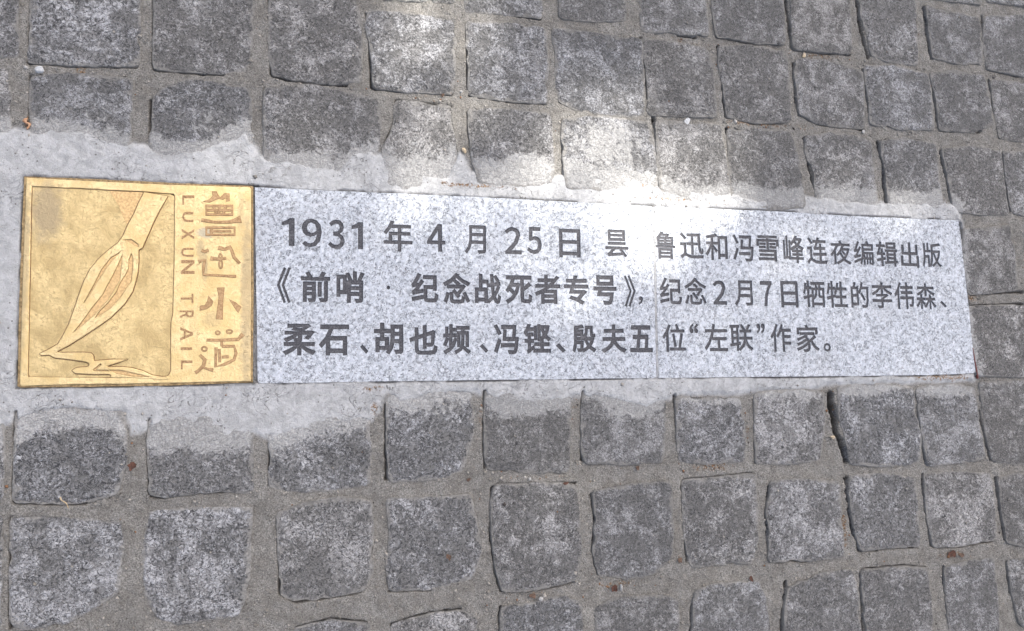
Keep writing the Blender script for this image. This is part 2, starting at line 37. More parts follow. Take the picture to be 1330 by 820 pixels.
TEXT=[(0,0.002,'1',[(339.8,-44.8),(358,-44.7),(357.9,-86.8),(339.7,-86.7)]),(0,0.002,'9',[(368.2,-44.3),(397.5,-44.1),(397.2,-88),(368.1,-87.9)]),(0,0.002,'3',[(406.4,-44.4),(431.2,-44.2),(430.9,-89.8),(406.3,-89.7)]),(0,0.002,'1',[(441.2,-47),(458.3,-46.9),(458.1,-88.7),(441,-88.6)]),(0,0.013,'年',[(488.8,-42.3),(533.7,-42),(533.3,-90.7),(488.7,-90.5)]),(0,0.002,'4',[(556,-45.3),(585.2,-45.1),(584.9,-89),(555.8,-88.8)]),(0,0.013,'月',[(615.6,-44.8),(650.5,-44.7),(650.1,-91.3),(615.3,-91.2)]),(0,0.002,'2',[(680.7,-45.5),(709,-45.3),(708.6,-89.6),(680.4,-89.5)]),(0,0.002,'5',[(717.5,-44.1),(743,-44),(742.6,-88.6),(717.2,-88.5)]),(0,0.013,'日',[(772.2,-45.1),(809.5,-44.9),(808.9,-92.4),(771.8,-92.2)]),(0,0.013,'昙',[(852.7,-43.4),(893.6,-43.2),(893.1,-90.1),(852.3,-90)]),(0,0.01,'《',[(333.1,-118.5),(352.8,-118.4),(352.6,-172),(333,-171.9)]),(0,0.02,'前',[(367.2,-123.8),(409.4,-123.6),(409.1,-170.4),(367.1,-170.2)]),(0,0.02,'哨',[(418.5,-122.7),(460.7,-122.4),(460.4,-170.9),(418.4,-170.7)]),(0,0.02,'·',[(492.9,-143.2),(498.7,-143.1),(498.7,-149.6),(492.9,-149.6)]),(0,0.02,'纪',[(530.5,-122.6),(573.1,-122.4),(572.7,-168.5),(530.3,-168.3)]),(0,0.02,'念',[(579.5,-121.5),(624,-121.3),(623.5,-169.8),(579.3,-169.6)]),(0,0.02,'战',[(630.2,-122),(673.3,-121.8),(672.8,-170.1),(629.9,-169.9)]),(0,0.02,'死',[(679.4,-123.4),(724.7,-123.2),(724.2,-169.6),(679.2,-169.3)]),(0,0.02,'者',[(727.6,-121.1),(771.9,-120.9),(771.4,-169),(727.3,-168.8)]),(0,0.02,'专',[(777.8,-121.4),(820.6,-121.1),(820.1,-169.7),(777.5,-169.5)]),(0,0.02,'号',[(828.6,-120.3),(869.7,-120.1),(869.1,-169.2),(828.2,-169)]),(0,0.01,'》',[(883,-119.3),(903.6,-119.2),(903,-171.6),(882.5,-171.5)]),(0,0.01,'，',[(907,-153.7),(916.2,-153.7),(916,-168.4),(906.9,-168.4)]),(0,0.02,'柔',[(341.4,-201.6),(389.2,-201.4),(388.9,-248.7),(341.3,-248.4)]),(0,0.02,'石',[(392.6,-202.9),(436.9,-202.7),(436.5,-249),(392.5,-248.7)]),(0,0.02,'、',[(452.6,-232.2),(465.3,-232.2),(465.2,-246.6),(452.5,-246.6)]),(0,0.02,'胡',[(473.4,-199.9),(517.8,-199.7),(517.5,-248.3),(473.2,-248.1)]),(0,0.02,'也',[(526.4,-203.5),(570.5,-203.3),(570.1,-248.6),(526.2,-248.4)]),(0,0.02,'频',[(578.1,-201.4),(622.2,-201.2),(621.8,-248.3),(577.9,-248.1)]),(0,0.02,'、',[(635.9,-232),(650.2,-232),(650.1,-246.5),(635.9,-246.4)]),(0,0.02,'冯',[(658.6,-201),(700,-200.9),(699.6,-248.8),(658.3,-248.6)]),(0,0.02,'铿',[(707.6,-200),(753.7,-199.8),(753.2,-248.3),(707.3,-248)]),(0,0.02,'、',[(760.5,-231),(777.7,-231),(777.5,-247.1),(760.4,-247.1)]),(0,0.02,'殷',[(788.8,-201.2),(830.6,-201.1),(830.1,-247.5),(788.5,-247.2)]),(0,0.02,'夫',[(839.2,-201),(883.9,-200.8),(883.3,-247.7),(838.8,-247.5)]),(0,0.02,'五',[(889.2,-202.1),(930,-201.9),(929.5,-246.9),(888.9,-246.6)]),(1,0.013,'鲁',[(940.8,-43.3),(980.1,-43.1),(979.5,-90.4),(940.4,-90.2)]),(1,0.013,'迅',[(988.3,-43.7),(1033.7,-43.4),(1033.1,-89.1),(987.9,-88.9)]),(1,0.013,'和',[(1036.6,-43.2),(1079.6,-43),(1078.9,-90),(1036.1,-89.8)]),(1,0.013,'冯',[(1089.3,-43.5),(1130.8,-43.3),(1130.1,-90.8),(1088.8,-90.6)]),(1,0.013,'雪',[(1136.2,-43.2),(1181.2,-43),(1180.5,-89.5),(1135.7,-89.4)]),(1,0.013,'峰',[(1189.3,-41.4),(1232.5,-41.2),(1231.7,-91.1),(1188.6,-90.9)]),(1,0.013,'连',[(1237.2,-42.6),(1280.4,-42.3),(1279.6,-92.7),(1236.6,-92.5)]),(1,0.013,'夜',[(1285.7,-47),(1330.5,-46.7),(1329.7,-91.5),(1285.1,-91.3)]),(1,0.013,'编',[(1335.6,-46.3),(1378.7,-46.1),(1377.9,-91.1),(1334.9,-90.9)]),(1,0.013,'辑',[(1384,-45.6),(1431.2,-45.3),(1430.3,-92.2),(1383.3,-92)]),(1,0.013,'出',[(1437.5,-45.9),(1478.5,-45.7),(1477.6,-93.3),(1436.8,-93.1)]),(1,0.013,'版',[(1485.6,-45.1),(1529.7,-44.9),(1528.7,-92.1),(1484.9,-91.9)]),(1,0.013,'纪',[(946.7,-121.4),(988.1,-121.2),(987.5,-166.7),(946.3,-166.6)]),(1,0.013,'念',[(992.6,-120.4),(1034.5,-120.2),(1033.9,-167),(992.2,-166.8)]),(1,0.013,'2',[(1045.8,-124.5),(1072.5,-124.4),(1072,-166.5),(1045.4,-166.4)]),(1,0.013,'月',[(1087.4,-123.7),(1123.2,-123.5),(1122.5,-168.5),(1086.9,-168.4)]),(1,0.013,'7',[(1137.9,-124),(1161.8,-123.9),(1161.2,-168),(1137.4,-167.9)]),(1,0.013,'日',[(1178.6,-123.2),(1213.8,-123),(1213.1,-169.8),(1178.1,-169.6)]),(1,0.013,'牺',[(1223.7,-121.4),(1268.9,-121.2),(1268.1,-169.3),(1223.1,-169.1)]),(1,0.013,'牲',[(1272,-121.3),(1315.5,-121.1),(1314.7,-169.6),(1271.3,-169.4)]),(1,0.013,'的',[(1322.9,-121.8),(1361.2,-121.6),(1360.4,-169.2),(1322.3,-169)]),(1,0.013,'李',[(1367.2,-121.8),(1413.1,-121.6),(1412.2,-170),(1366.6,-169.8)]),(1,0.013,'伟',[(1416.7,-120.9),(1460,-120.7),(1459.1,-170.5),(1416,-170.3)]),(1,0.013,'森',[(1464.1,-122.3),(1509.2,-122.1),(1508.3,-170),(1463.4,-169.8)]),(1,0.013,'、',[(1516.9,-153.6),(1532.2,-153.6),(1531.9,-167.2),(1516.7,-167.1)]),(1,0.013,'位',[(947.9,-199.4),(990.5,-199.2),(989.9,-246.3),(947.5,-246)]),(1,0.013,'“',[(997.7,-198.3),(1015,-198.2),(1014.8,-215.6),(997.6,-215.6)]),(1,0.013,'左',[(1025,-199.1),(1069.8,-198.9),(1069.2,-245.8),(1024.5,-245.5)]),(1,0.013,'联',[(1073.1,-198.8),(1118.4,-198.7),(1117.7,-246),(1072.7,-245.8)]),(1,0.013,'”',[(1125.8,-197.7),(1143,-197.6),(1142.8,-216.3),(1125.6,-216.2)]),(1,0.013,'作',[(1152.7,-198.5),(1194.1,-198.3),(1193.4,-247.3),(1152.1,-247.1)]),(1,0.013,'家',[(1203.7,-199.6),(1250.7,-199.4),(1249.9,-248.4),(1203.1,-248.1)]),(1,0.013,'。',[(1257.8,-231.8),(1273.5,-231.8),(1273.2,-247.7),(1257.6,-247.6)])]
BRASS_TEXT=[('L',[(218.2,-17.2),(218.4,-30.8),(202.3,-31.5),(202.1,-18)]),('U',[(217.4,-41.4),(217.7,-56.3),(202.8,-56.9),(202.5,-42.1)]),('X',[(219,-66.3),(219.2,-81.4),(202.4,-81.9),(202.1,-66.9)]),('U',[(218.3,-93.7),(218.5,-106.7),(202.2,-107.2),(202,-94.2)]),('N',[(220,-111.5),(220.3,-131.5),(202.6,-131.9),(202.3,-112)]),('T',[(219.3,-160),(219.5,-173.5),(202.6,-173.7),(202.4,-160.3)]),('R',[(220.2,-183.9),(220.4,-194.3),(201.6,-194.4),(201.4,-184.1)]),('A',[(219.4,-207.4),(219.7,-226.8),(202.9,-226.8),(202.5,-207.5)]),('I',[(218.7,-236.1),(218.8,-239.9),(203.8,-239.8),(203.7,-236)]),('L',[(219.5,-254.6),(219.7,-267.2),(204.6,-267),(204.3,-254.5)])]
PLATE=[(-0.6,-0.9),(84.5,0.5),(184.5,0.3),(299.1,1.2),(300.8,-145.6),(300.9,-286.7),(190,-289.3),(73.7,-289.5),(1.6,-288.8),(-0.7,-150.9)]
FIELD=[(9.3,-14.4),(75.2,-14.3),(144.3,-14.7),(192,-16.2),(193,-103.3),(192.6,-189),(190.3,-199.9),(191.6,-269),(188.7,-275.4),(181.8,-278.5),(121.1,-277.7),(13.8,-275.2),(11.7,-150.7)]
EMBLEM=[(151.4,-15.7),(144.7,-30.8),(138.9,-47.7),(130.5,-65.6),(125.6,-79.4),(118.9,-90.2),(108.7,-99.2),(95.3,-113),(84.6,-128.5),(77.5,-145.7),(72.9,-161.2),(66.8,-183.8),(60.7,-204.4),(54.5,-219.2),(48.3,-231.2),(35.4,-239.5),(26,-244.6),(29,-246.4),(38.9,-245.9),(44.7,-249.6),(63.9,-252.2),(84,-255.5),(88.3,-258.3),(85.9,-262.3),(72.5,-263.1),(66.3,-266.9),(71.1,-271),(91.2,-272.4),(113.2,-272.6),(116,-274.9),(113.3,-276.9),(118.5,-277.5),(142.5,-277.9),(166.8,-280.1),(184.3,-281.5),(189.8,-280.4),(189.7,-276.2),(180.7,-277.1),(166.7,-274.4),(156.1,-268.7),(142.2,-264.4),(128.3,-262.4),(113,-262.8),(109.9,-261.4),(123.1,-257.1),(136.7,-252.5),(117.8,-252.4),(104.2,-253.2),(93.6,-254.6),(92.7,-247.2),(89.6,-243.3),(80.3,-242.6),(52,-242.7),(47.3,-241.6),(60,-234),(76.4,-222.9),(96.2,-208),(112.9,-194.7),(129.7,-175.6),(139.7,-158.3),(143.7,-142.9),(146,-129.1),(146.5,-113.6),(145.9,-100.4),(146.7,-98.1),(150.6,-96.6),(164,-60.4),(172.5,-40.4),(182.9,-20.1)]
SLITS=[[(122.7,-102.7),(110.7,-110.7),(99.1,-128.2),(91.1,-147.4),(84.7,-161),(78.3,-175.3),(86.1,-162.9),(94.5,-145.7),(107.6,-122.3),(117.6,-108.6)],[(125.4,-106.4),(118,-125.9),(109.9,-145.1),(108.2,-147.4),(101.8,-162.7),(88.7,-181.7),(75.8,-202.4),(66.9,-215.5),(74.3,-209),(94,-189.2),(108.8,-170.2),(118.7,-151),(123.3,-143),(124.3,-125.7)],[(136.7,-104.2),(133.7,-113.9),(133.7,-125.5),(128.7,-137.1),(123.7,-145.2),(118.9,-158.6),(108.9,-174),(99,-185.4),(93.3,-194.9),(99.2,-192),(112.6,-181.5),(125.9,-164.2),(134.2,-148.8),(137.6,-144.6),(139.3,-125.4),(138.9,-109.9)],[(126.6,-85.2),(136.2,-84.3),(145.1,-90.4),(146.1,-95.2),(139.9,-92.5),(132.8,-87.5)],[(113.1,-266.9),(126.7,-267),(149.3,-272.9),(164.1,-276.9),(142.4,-276.2),(121.7,-271.6)],[(101.8,-258),(103,-259.3),(96.1,-266.7),(110.5,-267),(113.1,-268.6),(93.6,-268),(92.4,-266.8)]]
FACET=[(106.3,-16.2),(150,-15.8),(143.6,-30.5),(137.2,-47.4),(129.9,-63.4),(124.7,-51.9),(118.1,-34.6)]
SEAL=[[[[(229.7,-25.9),(238.9,-22.4),(243.5,-17.2),(242.4,-10.2),(248,-9.9),(250,-14.9),(253.7,-18.7),(259.3,-12.4),(265.8,-12.1),(265.9,-23.2),(261.8,-24),(261.2,-18.8),(257.5,-21.6),(251.9,-20.2),(246.3,-22.5),(239,-26.5)]],[[(233.5,-30.7),(271.3,-29),(271.4,-44.6),(233.7,-46.1)],[(236.1,-33.4),(268.7,-32),(268.8,-41.9),(236.2,-43.2)]],[[(236.2,-39.7),(268.9,-38.3),(268.9,-35.3),(236.1,-36.8)]],[[(243.2,-33.7),(247,-43.4),(249.9,-42),(246,-32.3)]],[[(250.7,-32.8),(250.8,-42.6),(253.5,-42.5),(253.4,-32.6)]],[[(259.9,-31.7),(256.3,-41.7),(259.2,-42.9),(262.8,-32.9)]],[[(228,-55.1),(246.7,-57),(265.5,-56.2),(273.4,-55.1),(283.4,-54.9),(281,-44.6),(272.3,-50),(265.2,-52.8),(246.8,-54.2),(228.6,-50.8)]],[[(233.9,-62.7),(274.8,-61.2),(274.9,-74.2),(234.1,-75.6)],[(236.4,-65.2),(272.4,-63.9),(272.5,-71.7),(236.5,-72.9)]],[[(240.7,-65),(240.8,-72.8),(243.9,-72.7),(243.8,-64.9)]],[[(239.6,-70.3),(269.3,-69.2),(269.2,-66.8),(239.5,-67.9)]]],[[[(251.2,-95.3),(260.3,-96.6),(267,-94),(268.9,-98.1),(271.9,-107.3),(280.2,-116.2),(282.5,-113.9),(274.9,-105.2),(272.2,-96.6),(268.3,-88.9),(260.2,-92.8),(252.5,-89.8)]],[[(241.4,-111.1),(251.2,-110.9),(262.7,-109.8),(262.5,-106.5),(251.2,-107.6),(241.8,-105.9)]],[[(257.4,-105.1),(257.2,-106.8),(256.5,-108.2),(255.4,-109),(254.3,-109.1),(253.2,-108.3),(252.5,-107),(252.2,-105.3),(252.5,-103.5),(253.2,-102.1),(254.2,-101.3),(255.3,-101.3),(256.4,-102),(257.1,-103.4)],[(255.9,-105.1),(255.8,-106.2),(255.5,-107),(255.1,-107.5),(254.6,-107.5),(254.1,-107.1),(253.8,-106.2),(253.7,-105.2),(253.8,-104.2),(254.1,-103.3),(254.5,-102.9),(255,-102.8),(255.5,-103.3),(255.8,-104.1)]],[[(258.3,-117),(258,-119.8),(257.2,-122),(256.1,-123.2),(254.7,-123.3),(253.5,-122.1),(252.7,-119.9),(252.4,-117.1),(252.6,-114.4),(253.4,-112.2),(254.6,-110.9),(255.9,-110.9),(257.1,-112.1),(258,-114.3)],[(256.6,-117),(256.5,-119),(256.2,-120.6),(255.7,-121.5),(255.1,-121.5),(254.6,-120.6),(254.2,-119.1),(254,-117.1),(254.1,-115.1),(254.5,-113.5),(255,-112.6),(255.6,-112.6),(256.1,-113.5),(256.5,-115.1)]],[[(226.2,-116.4),(232.1,-112.6),(230.5,-123.1),(231.7,-133.8),(247.7,-134.2),(276.4,-135.7),(276.6,-132.4),(247.8,-131.9),(233,-131.4),(233.6,-123.3),(235.3,-110),(224.9,-111.4)]],[[(228.6,-98.9),(233.6,-100.9),(239.2,-98.2),(237.7,-94.8),(233.4,-97.1),(230,-95.4)]]],[[[(250.9,-150.9),(253.6,-164.3),(252.1,-177.9),(250.1,-195.9),(258.9,-196.4),(258.7,-178.4),(259.3,-164.4),(260.6,-150.3)]],[[(267.6,-167.2),(276,-172),(283.8,-178.2),(279.8,-186.7),(274.2,-177.9)]],[[(239,-162.7),(245.5,-170.4),(243.8,-176.3),(237.5,-181.2),(228,-183.9),(228.3,-177.4),(234.7,-176.4),(238.2,-170.5)]]],[[[(255.8,-215.6),(255.5,-217),(254.6,-218),(253.3,-218.6),(251.8,-218.6),(250.5,-218),(249.6,-217),(249.2,-215.6),(249.5,-214.3),(250.4,-213.2),(251.8,-212.6),(253.2,-212.6),(254.5,-213.2),(255.5,-214.3)],[(254.5,-215.6),(254.3,-216.4),(253.8,-217),(253,-217.3),(252.1,-217.3),(251.3,-217),(250.7,-216.4),(250.5,-215.6),(250.7,-214.9),(251.3,-214.2),(252.1,-213.9),(252.9,-213.9),(253.8,-214.2),(254.3,-214.8)]],[[(272.5,-213.8),(272.1,-215.2),(270.9,-216.3),(269.1,-216.9),(267.2,-216.9),(265.4,-216.3),(264.1,-215.2),(263.7,-213.8),(264.1,-212.5),(265.3,-211.4),(267.1,-210.8),(269.1,-210.8),(270.8,-211.4),(272.1,-212.5)],[(271.1,-213.8),(270.8,-214.5),(270,-215),(268.8,-215.4),(267.5,-215.4),(266.3,-215.1),(265.5,-214.5),(265.2,-213.8),(265.4,-213.2),(266.3,-212.6),(267.4,-212.3),(268.7,-212.3),(269.9,-212.6),(270.8,-213.1)]],[[(237.7,-227.5),(258.2,-227.7),(280.7,-226.8),(288.6,-219.4),(284.7,-215.6),(279.7,-223.1),(258.1,-224.5),(237.7,-224.3)]],[[(249.1,-236.1),(249.1,-264.4),(264.6,-261.3),(276.1,-255.2),(279.2,-244.4),(275.4,-233.2),(258.2,-233.4),(258.3,-236.6),(274.2,-236.2),(276.1,-244.4),(273.9,-253),(263.5,-258.3),(251.7,-262.7),(252.1,-236.2)]],[[(253.7,-238.5),(254.5,-257.5),(257.1,-257.4),(256.3,-238.5)]],[[(258.5,-251.7),(267.7,-251.4),(267.5,-248.2),(258.4,-248.5)]],[[(256.5,-226.9),(256.9,-234.7),(259.6,-234.6),(259.1,-226.8)]],[[(239,-238.4),(238.6,-240.1),(237.5,-241.4),(235.9,-242.2),(234.2,-242.2),(232.6,-241.4),(231.5,-240.1),(231,-238.4),(231.4,-236.7),(232.5,-235.4),(234.1,-234.7),(235.8,-234.7),(237.4,-235.4),(238.6,-236.8)],[(237.5,-238.4),(237.3,-239.4),(236.6,-240.2),(235.6,-240.7),(234.5,-240.7),(233.5,-240.2),(232.7,-239.4),(232.5,-238.4),(232.7,-237.4),(233.4,-236.6),(234.4,-236.2),(235.5,-236.2),(236.6,-236.6),(237.3,-237.4)]],[[(228.5,-248),(233.7,-254.5),(232.4,-261.4),(226.9,-267.8),(222.5,-270.3),(224.7,-273.8),(228.9,-270.3),(235.8,-263.5),(237.8,-253.1),(230.3,-246.1)]],[[(233.2,-265.4),(240.2,-268.4),(246.6,-270.6),(247.1,-266),(240.8,-266.2),(234,-263.3)]]]]
DEBRIS={'a': (580.5,-549),'b': (614.7,-437.9),'c': (143.9,-397.2),'d': (844.8,-616),'e': (1497,-610.5),'e2': (1517.1,-613.3),'f': (960.1,-582.2),'g': (710.6,-616.5),'h': (585.1,163.8),'i': (1278.2,-553.7),'j': (1088.4,-621.1),'k': (893.1,-432.7),'p1': (12.5,152.5),'p2': (1262.1,296.7),'p3': (1378.9,160.7),'p4': (724,-622.1),'p5': (856.5,-615.8),'p6': (1016,154.2),'p7': (615.4,172.7),'p8': (711.1,-441.3),'p9': (-3.8,154.4),'p10': (1263.5,-396),'p11': (618.3,75.2),'t1': [(57.3,-434.9),(68.9,-449.6)],'st': [(-1.2,80.4),(3.1,66.4)],'red': [(1581.2,-241.7),(1583.6,-267.5),(1587.2,-299.1)],'d1': (770.2,-451.1)}
